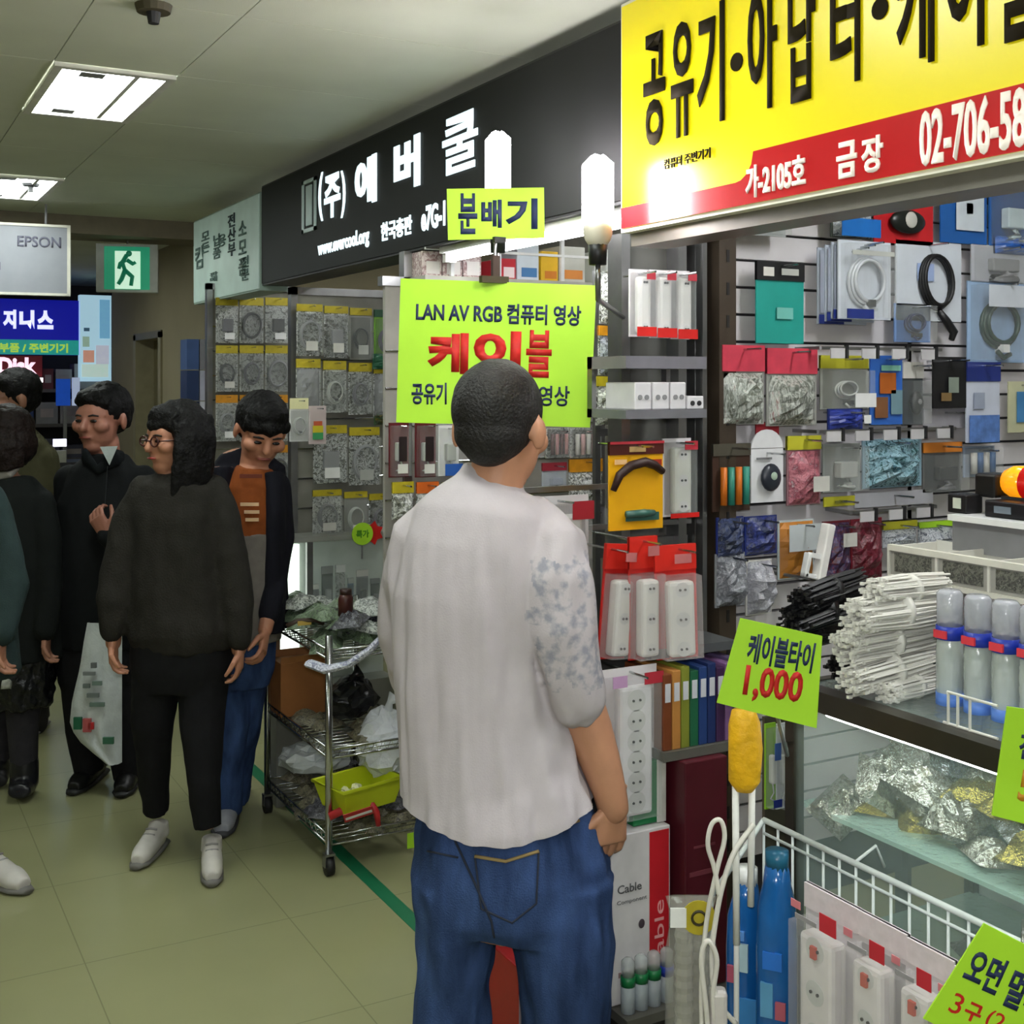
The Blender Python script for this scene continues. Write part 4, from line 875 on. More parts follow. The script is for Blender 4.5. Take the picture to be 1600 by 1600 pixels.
# ================================================================ lime price cards
def card(name, label, corners, d, lines, rods=()):
    """card through the picture points tl, tr, br, bl at distance d (square to the viewer)"""
    P = [atd(x, y, d) for x, y in corners]
    o = thing(name, label, 'price card', P[3]); L0 = P[3]; n = (P[1]-P[0]).cross(P[3]-P[0]).normalized()
    if n.dot(ray(800, 595)) > 0: n = -n
    q = M(); q.add([p_-L0 for p_ in P]+[p_-L0-n*.003 for p_ in P], [(0, 1, 2, 3), (7, 6, 5, 4), (0, 4, 5, 1), (1, 5, 6, 2), (2, 6, 7, 3), (3, 7, 4, 0)])
    q.obj('sheet', LIME, o)
    for body, m, x0, y0, x1, y1, roll, bo in lines:
        a_, b_ = atd((x0+x1)/2, (y0+y1)/2, d), None
        k = d/F; rt = Vector((C, -S, 0)); up = Vector((0, 0, 1)); face = Matrix((rt, up, n)).transposed()
        text(body, (x1-x0)*k, (y1-y0)*k, m, o, a_-L0+n*.0005, face, 'lettering', .0008, bo, -roll)
    return o, n
o, n = card('lime_card', 'lime cable tie price card marked 1,000 on the counter corner', [(1157, 966), (1285, 994), (1276, 1138), (1120, 1098)], 2.12, [('케이블타이', INK, 1168, 996, 1272, 1044, .17, .03), ('1,000', REDINK, 1162, 1044, 1254, 1100, .14, .035)])
M().tube([atd(1215, 1120, 2.13)-o.location, atd(1230, 1180, 2.2)-o.location, Vector((1.592, 1.80, .95))-o.location], .004, 6).obj('clip_wire', STEEL, o, True)
o, n = card('lime_card', 'lime price card with red and blue writing at the bottom right corner', [(1538, 1443), (1690, 1522), (1600, 1668), (1443, 1592)], 1.64, [('오면', INK, 1510, 1488, 1568, 1546, .42, .03), ('멀티', INK, 1572, 1522, 1632, 1584, .42, .03), ('3', REDINK, 1486, 1552, 1504, 1584, .42, 0), ('(2', REDINK, 1540, 1580, 1568, 1614, .42, 0)])
kk = 1.64/F; fc = Matrix((Vector((C, -S, 0)), Vector((0, 0, 1)), n)).transposed()@Matrix.Rotation(-.42, 3, 'Z'); c0 = atd(1521, 1580, 1.64)-o.location+n*.001; q = M()
for x_, y_, w_, h_ in ((0, 11, 18, 4), (8, 6, 4, 12), (0, -3, 26, 4), (0, -10, 4, 12)): q.box(c0+fc@Vector((x_*kk, y_*kk, 0)), (w_*kk, h_*kk, .0012), rot=fc)
q.obj('lettering', REDINK, o)
M().tube([atd(1600, 1474, 1.65)-o.location, onv(1600, 1440, 1.515)-o.location], .004, 6).obj('clip_wire', STEEL, o, True)
o, n = card('lime_card', 'lime price card cut off by the right picture edge against the show case', [(1574, 1104), (1700, 1122), (1690, 1310), (1550, 1274)], 1.80, [('전지', INK, 1592, 1148, 1650, 1190, .15, .03), ('500', mat((190, 130, 30), .5), 1592, 1206, 1660, 1256, .15, .03)])
M().tube([atd(1620, 1120, 1.805)-o.location, atd(1640, 1100, 1.9)-o.location], .004, 6).obj('clip_wire', STEEL, o, True)
# lamps on stems and the two lime cards in front of the man
EML = mat((255, 250, 255), .4, var=0, em=55)
def cfl(label, px, ytop, ymid, ybot, d, zfoot, arm=None):
    k = d/F; p = atd(px, ybot, d); o = thing('stem_lamp', label, 'lamp', (p.x, p.y, zfoot)); zb = p.z-zfoot; h = (ybot-ymid)*k
    for i in range(4):
        a_ = i*math.pi/2+.6; r = .022
        M().tube([(r*math.cos(a_), r*math.sin(a_), zb+h), (r*math.cos(a_), r*math.sin(a_), zb+(ybot-ytop)*k-.01), (r*.3*math.cos(a_), r*.3*math.sin(a_), zb+(ybot-ytop)*k)], .0125, 8).obj('glow_tube', EML, o, True)
    M().ell((0, 0, zb+h*.72), (21*k*1.1, 21*k*1.1, h*.42)).obj('ballast', mat((205, 198, 180), .5), o, True)
    M().cyl((0, 0, zb-.005), (0, 0, zb+h*.5), .018, .02).obj('socket', BLACK, o, True)
    if arm:
        M().tube([(0, 0, zb), (0, 0, .05), (.02, .03, .02), Vector(arm)-o.location], .006, 8).obj('stem', STEEL, o, True)
    else:
        M().cyl((0, 0, 0), (0, 0, zb), .006).obj('stem', STEEL, o)
        M().cyl((0, 0, 0), (0, 0, .02), .06, .05, 18).obj('base', DARK, o)
    return o
cfl('bright bare lamp on a stem beside the yellow sign\'s left end', 934, 250, 342, 410, 2.50, 1.80, (x0p, UD_+.01, 1.80))
cfl('bright bare lamp glowing above the small lime card', 778, 212, 318, 392, 2.98, 0)
o, n = card('lime_card', 'small lime card hung above the big lime card', [(698, 295), (850, 293), (851, 372), (700, 375)], 2.90, [('분', INK, 716, 302, 746, 366, 0, .03), ('배', INK, 752, 312, 784, 356, 0, .04), ('기', INK, 790, 310, 840, 358, 0, .04)])
M().box(atd(780, 375, 2.89)-o.location, (.03, .012, .014)).obj('clip', BLACK, o)
M().cyl(atd(774, 378, 2.91)-o.location, atd(772, 436, 2.91)-o.location, .004).obj('clip_rod', STEEL, o)
o, n = card('lime_card', 'big lime card with red lettering behind the man\'s head', [(626, 435), (932, 446), (922, 668), (619, 660)], 2.90, [('LAN AV RGB 컴퓨터 영상', INK, 650, 474, 908, 506, .03, .03), ('케', REDINK, 668, 520, 732, 584, .02, .05), ('이', REDINK, 740, 517, 814, 580, .03, .05), ('블', REDINK, 822, 516, 862, 590, .03, .03), ('공유기', INK, 643, 598, 698, 632, 0, .03), ('랜카드 영상', INK, 760, 602, 890, 634, .02, .02)])
M().box(atd(772, 437, 2.892)-o.location, (.072, .016, .016)).obj('clip', mat((54, 46, 18), .4), o)
M().box(atd(774, 416, 2.90)-o.location, (.018, .012, .05)).obj('clip_handle', mat((54, 36, 24), .4), o)
# ================================================================ low shelf unit at the foot of the gondola
vL, vR, uF = 1.415, 1.78, 2.08
o = thing('low_shelf', 'low grey shelf unit beside the man\'s legs', 'shelf', (vL, uF, 0)); ww = vR-vL
for z in (.31, .83): M().bb((0 if z < .5 else .13, 0 if z < .5 else .05, z), (ww, .24, z+.02)).obj('board', mat((110, 108, 100), .4, .4), o)
M().bb((0, .235, 0), (ww, .25, 1.06)).obj('back_panel', mat((50, 50, 48), .6), o)
for x in (0, ww-.02): M().bb((x, .215, 0), (x+.02, .235, 1.06)).obj('upright', STEEL, o)
M().bb((0, .02, 0), (ww, .23, .31)).obj('drawer', mat((40, 38, 36), .6), o)
M().bb((.13, .1, 1.04), (ww, .24, 1.06)).obj('board', mat((96, 98, 100), .4, .4), o)
bk = [((112, 58, 30), 'brown'), ((176, 120, 60), 'tan'), ((120, 126, 44), 'olive'), ((30, 90, 60), 'green'), ((34, 58, 110), 'blue'), ((30, 44, 90), 'navy'), ((60, 34, 70), 'dark purple'), ((120, 86, 130), 'violet'), ((96, 80, 116), 'mauve')]
x = vL+.135
for j, (c_, nm) in enumerate(bk):
    t = thing('slim_folder', '%s slim folder standing on the low shelf unit\'s upper board' % nm, 'folder', (x, uF+.06, .85), group='slim folders in a row')
    wf = .024; M().bb((0, 0, 0), (wf-.002, .15, .165+.006*(j % 3))).obj('cover', mat(c_, .45, var=.12), t, bevel=.002)
    rect(t, 'spine_label', .004, .105, wf-.006, .145, 0, mat((200, 200, 206), .5)); x += wf
def carton(name, label, v0, v1, u0, u1, z0, z1, m, parts=()):
    t = thing(name, label, 'box', (v0, u0, z0)); M().bb((0, 0, 0), (v1-v0, u1-u0, z1-z0)).obj('carton', m, t, bevel=.003)
    w_, h_ = v1-v0, z1-z0
    for x0, q0, x1, q1, mm in parts: rect(t, 'printed_band', x0*w_, q0*h_, x1*w_, q1*h_, 0, mm)
    return t, w_, h_
t, w_, h_ = carton('cable_box', 'white box with a red side band printed with cable wording', vL, 1.568, uF+.06, uF+.2, .332, .69, mat((206, 202, 202), .45), [(.64, .12, .97, .98, mat((188, 30, 40), .45)), (.12, .16, .6, .19, mat((150, 120, 120), .5)), (.64, .02, .97, .08, mat((190, 60, 70), .5))])
text('Cable', w_*.4, h_*.05, mat((90, 90, 90), .5), t, (w_*.3, -.001, h_*.68), FY, 'lettering', .001, .01); text('Component', w_*.5, h_*.03, mat((110, 110, 110), .5), t, (w_*.34, -.001, h_*.6), FY, 'lettering', .001, .0)
M().ell((w_*.5, -.002, h_*.45), (.008, .002, .01)).obj('printed_dot', mat((70, 60, 66), .5), t)
text('cable', h_*.4, w_*.16, mat((226, 160, 160), .5), t, (w_*.8, -.001, h_*.36), FY, 'lettering', .001, .0, math.pi/2)
t, w_, h_ = carton('green_carton', 'green and white carton standing on the white and red box', vL+.07, vL+.155, uF+.08, uF+.2, .692, .828, mat((20, 110, 60), .45), [(.72, 0, 1, 1, OFFW), (.05, .3, .2, .9, mat((150, 200, 170), .5))])
carton('maroon_carton', 'tall dark maroon carton between the white box and the yellow bundle', 1.585, 1.70, uF+.03, uF+.2, .332, .828, mat((78, 22, 32), .4, var=.1), [(.1, .5, .8, .52, mat((110, 50, 60), .5)), (.2, .62, .7, .63, mat((110, 50, 60), .5))])
for i in range(4):
    t = thing('glue_bottle', 'clear bottle with a %s cap ring on the low shelf, %s from the left' % (['green', 'green', 'green', 'blue'][i], ORD[i]), 'bottle', (vL+.022+.033*i, uF+.03, .332), group='small bottles on the low shelf')
    M().tube([(0, 0, 0), (0, 0, .05), (0, 0, .062)], [.0155, .0155, .013], 12).obj('body', clear((205, 215, 222), .6, .1), t, True); M().cyl((0, 0, .055), (0, 0, .075), .0158, n=12).obj('cap_ring', mat((20, 110, 60) if i < 3 else (30, 50, 150), .4), t, True); M().tube([(0, 0, .075), (0, 0, .105), (0, 0, .112)], [.014, .014, .007], 12).obj('clear_cap', clear((205, 210, 210), .45, .1), t, True)
carton('red_carton', 'red carton on the floor seen between the man\'s legs', 1.36, 1.60, 2.44, 2.60, 0, .30, mat((170, 14, 22), .4), [(0, 0, .05, 1, mat((190, 170, 176), .5))])
# corrugated tube rolls with a yellow sticker
p = atd(1080, 1390, 2.16)
o = thing('tube_roll', 'wrapped roll of grey corrugated tubing with a round yellow sticker', 'tubing', (p.x, p.y, 0))
CG = mat((140, 138, 128), .3, var=.15, scale=30)
for i, (dx, dy, r) in enumerate(((-.016, 0, .017), (.018, -.004, .017), (.0, .02, .016))):
    n = 60; M().tube([(dx, dy, .02+.66*k/n) for k in range(n+1)], [r if k % 2 else r*.86 for k in range(n+1)], 10).obj('corrugated_tube', CG, o)
M().tube([(0, 0, .0), (0, 0, .3), (0, 0, .64), (0, 0, .70), (0, 0, .735)], [(.045, .04), (.048, .042), (.046, .04), (.036, .026), (.046, .006)], 14, lat=(C, -S, 0)).obj('plastic_wrap', clear((190, 188, 178), .3, .15), o, True)
nrm = Vector((-S, -C, 0)); c_ = Vector((.01, 0, .71))+nrm*.034
M().cyl(c_, c_+nrm*.003, .03, n=20).obj('sticker', mat((176, 160, 40), .5), o); M().ring(c_+nrm*.004, .012, .0025, n=16, rot=(0, 0, -TH)).obj('printed_ring', mat((50, 44, 20), .5), o)
rt = Vector((C, -S, 0)); c2 = c_-rt*.036
M().box(c2+nrm*.002, (.028, .003, .034), rot=(0, 0, -TH)).obj('price_sticker', WHITE, o)
# yellow padded bundle on two white sticks
p = atd(1163, 1370, 2.16)
o = thing('yellow_bundle', 'yellow padded bundle on two white sticks below the cable tie card', 'bundle', p); k = 2.16/F; rt = Vector((C, -S, 0)); up = Vector((0, 0, 1))
M().tube([rt*(-2*k)+up*(262*k), rt*(0*k)+up*(240*k), rt*(2*k)+up*(200*k), rt*(0)+up*(150*k), rt*(-1*k)+up*(134*k)], [(18*k, .014), (25*k, .02), (27*k, .022), (25*k, .02), (14*k, .012)], 14, lat=rt).obj('padding', mat((224, 170, 16), .55, var=.14, scale=30, bump=.4, bscale=60), o, True)
for x0, x1, z0 in ((-14, -12, 0), (12, 10, 60)): M().tube([rt*(x0*k)+up*(150*k), rt*(x1*k)+up*(z0*k-.12)], .0062, 8).obj('stick', mat((226, 224, 220), .4), o, True)
M().cyl(rt*(-13*k)+up*(-.12)-up*.42, rt*(-12*k)+up*(z0*k-.12), .005).obj('stick', mat((226, 224, 220), .4), o)
# lime and white packs beside it
for j, (x0, x1, c_, nm) in enumerate(((1194, 1210, (130, 180, 40), 'lime green'), (1211, 1228, (200, 204, 206), 'white and blue'))):
    t, w_, h_ = place('slim_pack', '%s slim pack hanging at the counter corner behind the yellow bundle' % nm, 'pack', (x0, 1128, x1, 1264), 1.86, 'slim packs at the counter corner')
    fill(t, w_, h_, card=mat(c_, .45), content='plug', cm=LTG, patches=[(.1, .05, .9, .14, NV), (.2, .6, .8, .8, mat((60, 90, 150), .5))], d=.02)
q0 = onu(1194, 1128, 1.87); q1 = onu(1228, 1128, 1.87)
o = thing('hook_strip', 'thin steel hook strip at the corner of the glass counter', 'hook', (q0.x, 1.868, 0)); M().bb((0, 0, 0), (q1.x-q0.x, .008, q0.z+.01)).obj('strip', mat((90, 84, 70), .4, .5), o)
# ================================================================ white wire basket on the counter front
vb, vf, uA_, uB_, zt_, zbm = 1.525, 1.40, .75, 1.785, .82, .40
o = thing('wire_basket', 'white wire basket hung on the front of the glass counter', 'basket', (vb, uA_, zbm)); Lb = uB_-uA_; hb = zt_-zbm; WW = mat((214, 220, 220), .35)
for a_, b_, r in (((0, 0, hb), (0, Lb, hb), .0055), ((0, 0, hb-.025), (0, Lb, hb-.025), .003), ((vf-vb, 0, 0), (vf-vb, Lb, 0), .004), ((0, 0, 0), (0, Lb, 0), .004), ((0, Lb, hb), (vf-vb, Lb, hb-.12), .005), ((0, 0, hb), (vf-vb, 0, hb-.12), .005), ((vf-vb, Lb, 0), (vf-vb, Lb, hb-.12), .004), ((vf-vb, 0, 0), (vf-vb, 0, hb-.12), .004), ((0, Lb, 0), (vf-vb, Lb, 0), .004)):
    M().cyl(a_, b_, r, n=8).obj('rim_wire', WW, o, True)
n = 26
for i in range(n+1):
    y = i*Lb/n; M().cyl((0, y, 0), (0, y, hb), .0026, n=6).obj('wire', WW, o, True)
for i in range(0, n+1, 2):
    y = i*Lb/n; M().cyl((0, y, 0), (vf-vb, y, 0), .0026, n=6).obj('wire', WW, o, True)
for y in (.2, .8): M().tube([(0, y, hb), (.05, y, hb+.02), (VC-vb-.004, y, hb-.02)], .003, 6).obj('hanger', WW, o, True)
for j, (x0, y0, x1) in enumerate(((1262, 1398, 1346), (1346, 1440, 1422), (1422, 1482, 1496), (1496, 1525, 1566))):
    t, w_, h_ = place_v('strip_pack', 'white power strip pack in the wire basket, %s from the far end' % ORD[j], 'power strip', (x0, y0, x1, y0+240), vf+.05-.004*j, 'power strip packs in the wire basket')
    h_ = min(h_, t.location.z+h_-zbm); t.location.z = max(t.location.z, zbm+.004)
    fill(t, w_, h_, card=mat((210, 204, 208), .4, var=.05), header=mat((206, 196, 200), .4, var=.08, scale=60), hf=.16, content='strip', cm=mat((214, 208, 208), .35), patches=[(.66, .84, .96, .955, mat((188, 40, 54), .5)), (.12, .9, .3, .95, mat((206, 120, 130), .5)), (.2, .84, .6, .87, mat((150, 146, 150), .5))], d=.045, bubble=clear((230, 226, 228), .14, .1))
    M().box((0, -.045, h_*.66), (.012, .006, .02)).obj('neon_switch', mat((186, 70, 50), .3), t)
for j, (x, y0) in enumerate(((1166, 1372), (1214, 1346))):
    p = onv(x, y0, vf+.06); zb0 = zbm+.006; H_ = p.z-zb0
    t = thing('blue_bottle', ['blue bottle with a white sticker at the basket\'s far end', 'taller blue bottle next to the power strip packs'][j], 'bottle', (p.x, p.y, zb0))
    M().tube([(0, 0, 0), (0, 0, H_*.1), (0, 0, H_*.62), (0, 0, H_*.8), (0, 0, H_*.9), (0, 0, H_)], [(.036, .03), (.04, .033), (.04, .033), (.037, .03), (.026, .024), (.020, .02)], 16).obj('body', mat((24, 92, 160), .18, var=.12, scale=20, coat=.4), t, True)
    M().cyl((0, 0, H_*.97), (0, 0, H_+.02), .021, n=14).obj('cap', WHITE if j == 0 else mat((28, 90, 120), .3), t, True)
    nn = Vector((-.8, -.6, 0)); rr_ = Vector((.6, -.8, 0))
    for (dx, z0, w_, h_, c_) in (((.0, .60, .024, .05, (176, 200, 206)), (-.018, .5, .016, .03, (176, 84, 104)), (.012, .3, .03, .05, (60, 130, 190)), (-.004, .72, .02, .016, (90, 140, 206))) if j == 0 else ((.0, .58, .034, .03, (40, 110, 200)), (.014, .36, .018, .03, (170, 84, 100)), (-.01, .4, .022, .06, (90, 150, 190)))):
        M().box(nn*.0375+rr_*dx+Vector((0, 0, z0*H_)), (w_, .006, h_), rot=(0, 0, math.atan2(rr_.y, rr_.x))).obj('label', mat(c_, .4), t)
# looped white cord hanging at the basket's near corner
d_ = 2.10
def L2(x, y, dd=0): return atd(x, y, d_+dd)
o = thing('power_cord', 'white power cord hanging in loops beside the blue bottles', 'cord', L2(1128, 1600)); lo = o.location
def cord(pts, r):
    P = [Vector(p_)-lo for p_ in pts]; out = []
    for i in range(len(P)-1):
        p0, p1, p2, p3 = P[max(i-1, 0)], P[i], P[i+1], P[min(i+2, len(P)-1)]
        for s_ in range(6):
            t_ = s_/6; out.append(.5*((2*p1)+(-p0+p2)*t_+(2*p0-5*p1+4*p2-p3)*t_*t_+(-p0+3*p1-3*p2+p3)*t_**3))
    return M().tube(out+[P[-1]], r, 8)
CW = mat((214, 210, 202), .4)
cord([L2(1150, 1600), L2(1120, 1560, -.01), L2(1112, 1500), L2(1118, 1440), L2(1130, 1380), L2(1148, 1330, .01), L2(1178, 1288, .03)], .0046).obj('cord', CW, o, True)
cord([L2(1098, 1640), L2(1096, 1540), L2(1104, 1440, .01), L2(1120, 1360), L2(1132, 1310), L2(1126, 1282), L2(1112, 1288), L2(1106, 1320), L2(1116, 1356), L2(1124, 1400)], .0042).obj('cord_loop', CW, o, True)
cord([L2(1108, 1640, -.01), L2(1104, 1580, -.01), L2(1096, 1500, -.01), L2(1106, 1470, -.01), L2(1120, 1500, -.01), L2(1114, 1560, -.01), L2(1122, 1640, -.01)], .0046).obj('cord_loop', CW, o, True)
M().box(L2(1122, 1585)-lo, (.03, .03, .09), rot=(0, 0, -TH)).obj('plug', mat((206, 200, 196), .4), o, bevel=.008)
# ================================================================ chrome wire trolley
TV0, TV1, TU0, TU1 = 1.42, 1.78, 3.85, 4.52
o = thing('wire_trolley', 'chrome wire shelf trolley on casters, loaded with loose goods', 'trolley', (TV0, TU0, 0)); tw, tl = TV1-TV0, TU1-TU0
for x in (0, tw):
    for y in (0, tl):
        M().cyl((x, y, .065), (x, y, .80), .0125, n=12).obj('post', CHROME, o, True)
        cs = M(); cs.cyl((x-.012, y, .03), (x+.012, y, .03), .03, n=16).obj('caster', mat((30, 30, 30), .5), o, True)
        f_ = M().bb((x-.018, y-.012, .03), (x-.014, y+.012, .07)); f_.bb((x+.014, y-.012, .03), (x+.018, y+.012, .07)); f_.bb((x-.018, y-.014, .066), (x+.018, y+.014, .074)); f_.obj('caster_fork', STEEL, o)
def wshelf(z, lip):
    s_ = M()
    for dz in (0, .03):
        for a_, b_ in (((0, 0), (tw, 0)), ((tw, 0), (tw, tl)), ((tw, tl), (0, tl)), ((0, tl), (0, 0))): s_.cyl((*a_, z+dz), (*b_, z+dz), .0042, n=6)
    ob = s_.obj('shelf_rim', CHROME, o, True)
    for i in range(1, 18): M().cyl((0, tl*i/18, z+.002), (tw, tl*i/18, z+.002), .0022, n=5).obj('shelf_wire', CHROME, ob, True)
    zz = M(); n = 24
    for (a_, b_) in (((0, 0), (tw, 0)), ((0, 0), (0, tl))):
        a_, b_ = Vector((*a_, 0)), Vector((*b_, 0)); zz.tube([a_+(b_-a_)*i/n+Vector((0, 0, z+(.03 if i % 2 else 0))) for i in range(n+1)], .0018, 4)
    zz.obj('rim_zigzag', CHROME, ob)
for z in (.10, .39, .72): wshelf(z, .03)
def small_pack(name, lab, cat, grp, loc, rot, me, s=1):
    q = bpy.data.objects.new(name, me); COL.objects.link(q); q.location = loc; q.rotation_euler = rot; q.scale = (s, s, s); return tag(q, lab, cat, grp)
cols = [busy([(96, 92, 76), (50, 48, 42), (140, 134, 110), (30, 30, 28), (170, 166, 150)], 150, .3), busy([(60, 60, 66), (110, 110, 118), (30, 30, 34), (160, 160, 166)], 150, .25), busy([(76, 104, 60), (40, 52, 40), (130, 150, 120), (28, 32, 30), (170, 176, 166)], 170, .3), busy([(150, 156, 150), (90, 96, 92), (206, 210, 204), (50, 54, 50)], 150, .2)]
pm = []
for k in range(4):
    me = pillow(40+k, .13, .10, .035); me.materials.append(cols[k]); pm.append(me)
rs = random.Random(9)
def heap(z, n, layers, kinds, lab, grp, v0=.05, v1=None, u0=.04, u1=None, nm='loose_pack'):
    for L_ in range(layers):
        for i in range(n):
            small_pack(nm, lab, 'loose pack', grp, (TV0+rs.uniform(v0, v1 or tw-.05), TU0+(u0+((u1 or tl-.04)-u0)*(i+.5)/n), z+L_*.03), (rs.uniform(-.15, .15), rs.uniform(-.15, .15), rs.uniform(0, 3)), pm[rs.choice(kinds)], rs.uniform(.85, 1.15))
heap(.106, 7, 3, (0, 1, 0), 'dull crumpled pack heaped on the trolley\'s bottom shelf', 'packs on the trolley\'s bottom shelf')
heap(.728, 7, 4, (2, 1, 3, 2), 'dark and green loose pack heaped on the trolley\'s top shelf', 'packs on the trolley\'s top shelf')
heap(.396, 4, 1, (1, 0), 'dark loose pack on the trolley\'s middle shelf', 'packs on the trolley\'s middle shelf', u0=.1, u1=.5)
# cardboard box on the middle shelf
p = atd(420, 1135, 4.72)
t = thing('cardboard_box', 'brown cardboard box on the trolley\'s middle shelf', 'box', (TV0+.03, TU1-.10, .425)); 
M().bb((-.03, -.06, -.025), (.16, .07, .175)).obj('carton', mat((150, 96, 50), .7, var=.08), t, bevel=.003)
for y in (-.06, .07): M().box((.065, y, .185), (.19, .003, .03), rot=(.4 if y < 0 else -.4, 0, 0)).obj('flap', mat((160, 106, 60), .7), t)
# yellow-green basket with white bits
p = atd(552, 1225, 4.15)
t = thing('plastic_basket', 'yellow-green plastic basket of small white parts on the trolley', 'basket', (p.x+.02, p.y, .205), (0, 0, .25))
YG = mat((186, 198, 30), .4, var=.06)
q = M(); w_, d_, h_ = .125, .09, .085
O_ = [(-w_, -d_), (w_, -d_), (w_, d_), (-w_, d_)]
vs = [(x*.8, y*.8, 0) for x, y in O_]+[(x, y, h_) for x, y in O_]+[(x*.97, y*.96, h_) for x, y in O_]+[(x*.78, y*.78, .006) for x, y in O_]
fs = [(3, 2, 1, 0)]+[(i, (i+1) % 4, 4+(i+1) % 4, 4+i) for i in range(4)]+[(4+i, 4+(i+1) % 4, 8+(i+1) % 4, 8+i) for i in range(4)]+[(8+i, 8+(i+1) % 4, 12+(i+1) % 4, 12+i) for i in range(4)]+[(12, 13, 14, 15)]
q.add(vs, fs).obj('tub', YG, t)
M().tube([(x*1.02, y*1.02, h_) for x, y in O_], .006, 6, closed=True).obj('rim', YG, t, True)
me = M().box((0, 0, 0), (.03, .018, .014)).mesh('part'); me.materials.append(mat((226, 226, 186), .5))
for i in range(22): 
    tl_ = thing_part = bpy.data.objects.new('white_part', me); COL.objects.link(tl_); v_ = Vector((rs.uniform(-.085, .085), rs.uniform(-.055, .055), rs.uniform(.012, .05))); tl_.location = t.matrix_basis@v_; tl_.rotation_euler = (rs.random(), rs.random(), rs.random()*3); tag(tl_, 'small cream-white part lying in the yellow-green basket', 'part', 'white parts in the basket')
# red pieces, cups, plastic bags
p = atd(540, 1262, 4.05)
t = thing('red_clamp', 'red angled plastic tool lying on the trolley\'s bottom heap', 'tool', (p.x+.03, p.y+.02, .20)); RP = mat((176, 40, 44), .4)
M().tube([(-.08, 0, .0), (.02, 0, .03), (.07, 0, .03)], [(.012, .014), (.014, .016), (.012, .014)], 8).obj('handle', RP, t, True); M().tube([(.06, 0, .035), (.085, -.01, -.01), (.09, -.015, -.055)], [.012, .012, .009], 8).obj('jaw', RP, t, True)
p = atd(548, 1218, 4.05)
t = thing('red_tag', 'red and white striped ticket in front of the yellow-green basket', 'ticket', (p.x+.02, p.y-.03, .20), (.5, -.25, -.3)); M().bb((-.05, 0, 0), (.05, .003, .035)).obj('sheet', mat((176, 40, 40), .5), t); rect(t, 'white_stripe', -.045, .01, .045, .02, 0, WHITE)
FILM = mat((214, 220, 222), .2, var=.1, scale=20, alpha=.75, bump=.6, bscale=40)
def bag(name, label, c, r, seed, m=FILM):
    q = M().ell((0, 0, r[2]), r, 20, 14); t = thing(name, label, 'plastic bag', c)
    for v in q.v:
        n_ = noise.noise_vector(v*22+Vector((seed, 0, 0)))*.028+noise.noise_vector(v*60+Vector((seed, 3, 0)))*.012; v += n_; v.z = max(v.z, 0)
    q.obj('film', m, t)
    M().tube([(0, 0, r[2]*1.85), (.01, 0, r[2]*2.15), (.03, 0, r[2]*2.3)], [.02, .012, .03], 8).obj('knot', m, t, True)
    return t
bag('plastic_bag', 'bulging white plastic bag behind the yellow-green basket beside the man', (TV0+.27, TU0+.14, .25), (.11, .10, .12), 1, mat((220, 224, 230), .25, var=.08, scale=20, bump=.6, bscale=40))
bag('plastic_bag', 'flat clear plastic bag at the trolley\'s left end', (TV0+.12, TU1-.20, .20), (.13, .13, .05), 5)
bag('plastic_bag', 'black plastic bag under the trolley\'s top shelf', (TV0+.2, TU0+.3, .43), (.09, .09, .07), 8, mat((18, 18, 20), .3, bump=.5, bscale=30))
# top tier details
t = thing('wrapped_strip', 'pale blue-white wrapped strip drooping over the trolley\'s top shelf', 'strip', atd(540, 1040, 4.05)); lo = t.location
pts = [atd(482, 1036, 4.02), atd(510, 1046, 3.98), atd(545, 1038, 3.96), atd(575, 1018, 3.95), atd(606, 988, 3.95), atd(630, 978, 3.98)]
M().tube([q-lo for q in pts], [(.022, .012), (.026, .014), (.024, .013), (.022, .013), (.02, .012), (.016, .01)], 8).obj('film_wrap', busy([(186, 188, 214), (120, 122, 150), (226, 228, 240), (150, 152, 190)], 140, .15), t)
p = atd(540, 962, 4.2)
t = thing('maroon_jar', 'dark maroon jar standing on the trolley\'s top heap', 'jar', (p.x, p.y, p.z)); M().tube([(0, 0, 0), (0, 0, .06), (0, 0, .075)], [.026, .026, .02], 14).obj('body', mat((70, 34, 30), .4), t, True); M().cyl((0, 0, .075), (0, 0, .092), .021, n=14).obj('lid', mat((50, 28, 24), .4), t, True)
p = atd(474, 975, 4.3)
t = thing('brown_strap', 'brown and yellow strap lying at the back of the trolley\'s top heap', 'strap', (p.x, p.y, p.z)); M().tube([(-.06, 0, 0), (-.02, 0, .014), (.04, -.01, .012), (.07, -.01, -.004)], [(.012, .008)]*4, 8).obj('strap', mat((60, 44, 34), .5), t, True); M().box((.0, -.012, .006), (.05, .004, .016)).obj('yellow_patch', mat((190, 160, 80), .5), t)
# lime ticket hanging on the trolley's near corner
p = atd(642, 1316, 4.0)
t = thing('lime_ticket', 'tiny lime ticket at the trolley\'s near bottom corner beside the jeans', 'ticket', p); M().bb((-.012, 0, -.02), (.012, .003, .03)).obj('sheet', LIME, t); M().cyl((0, .002, .028), Vector((TV1, TU0, p.z+.03))-t.location, .002).obj('wire', STEEL, t)
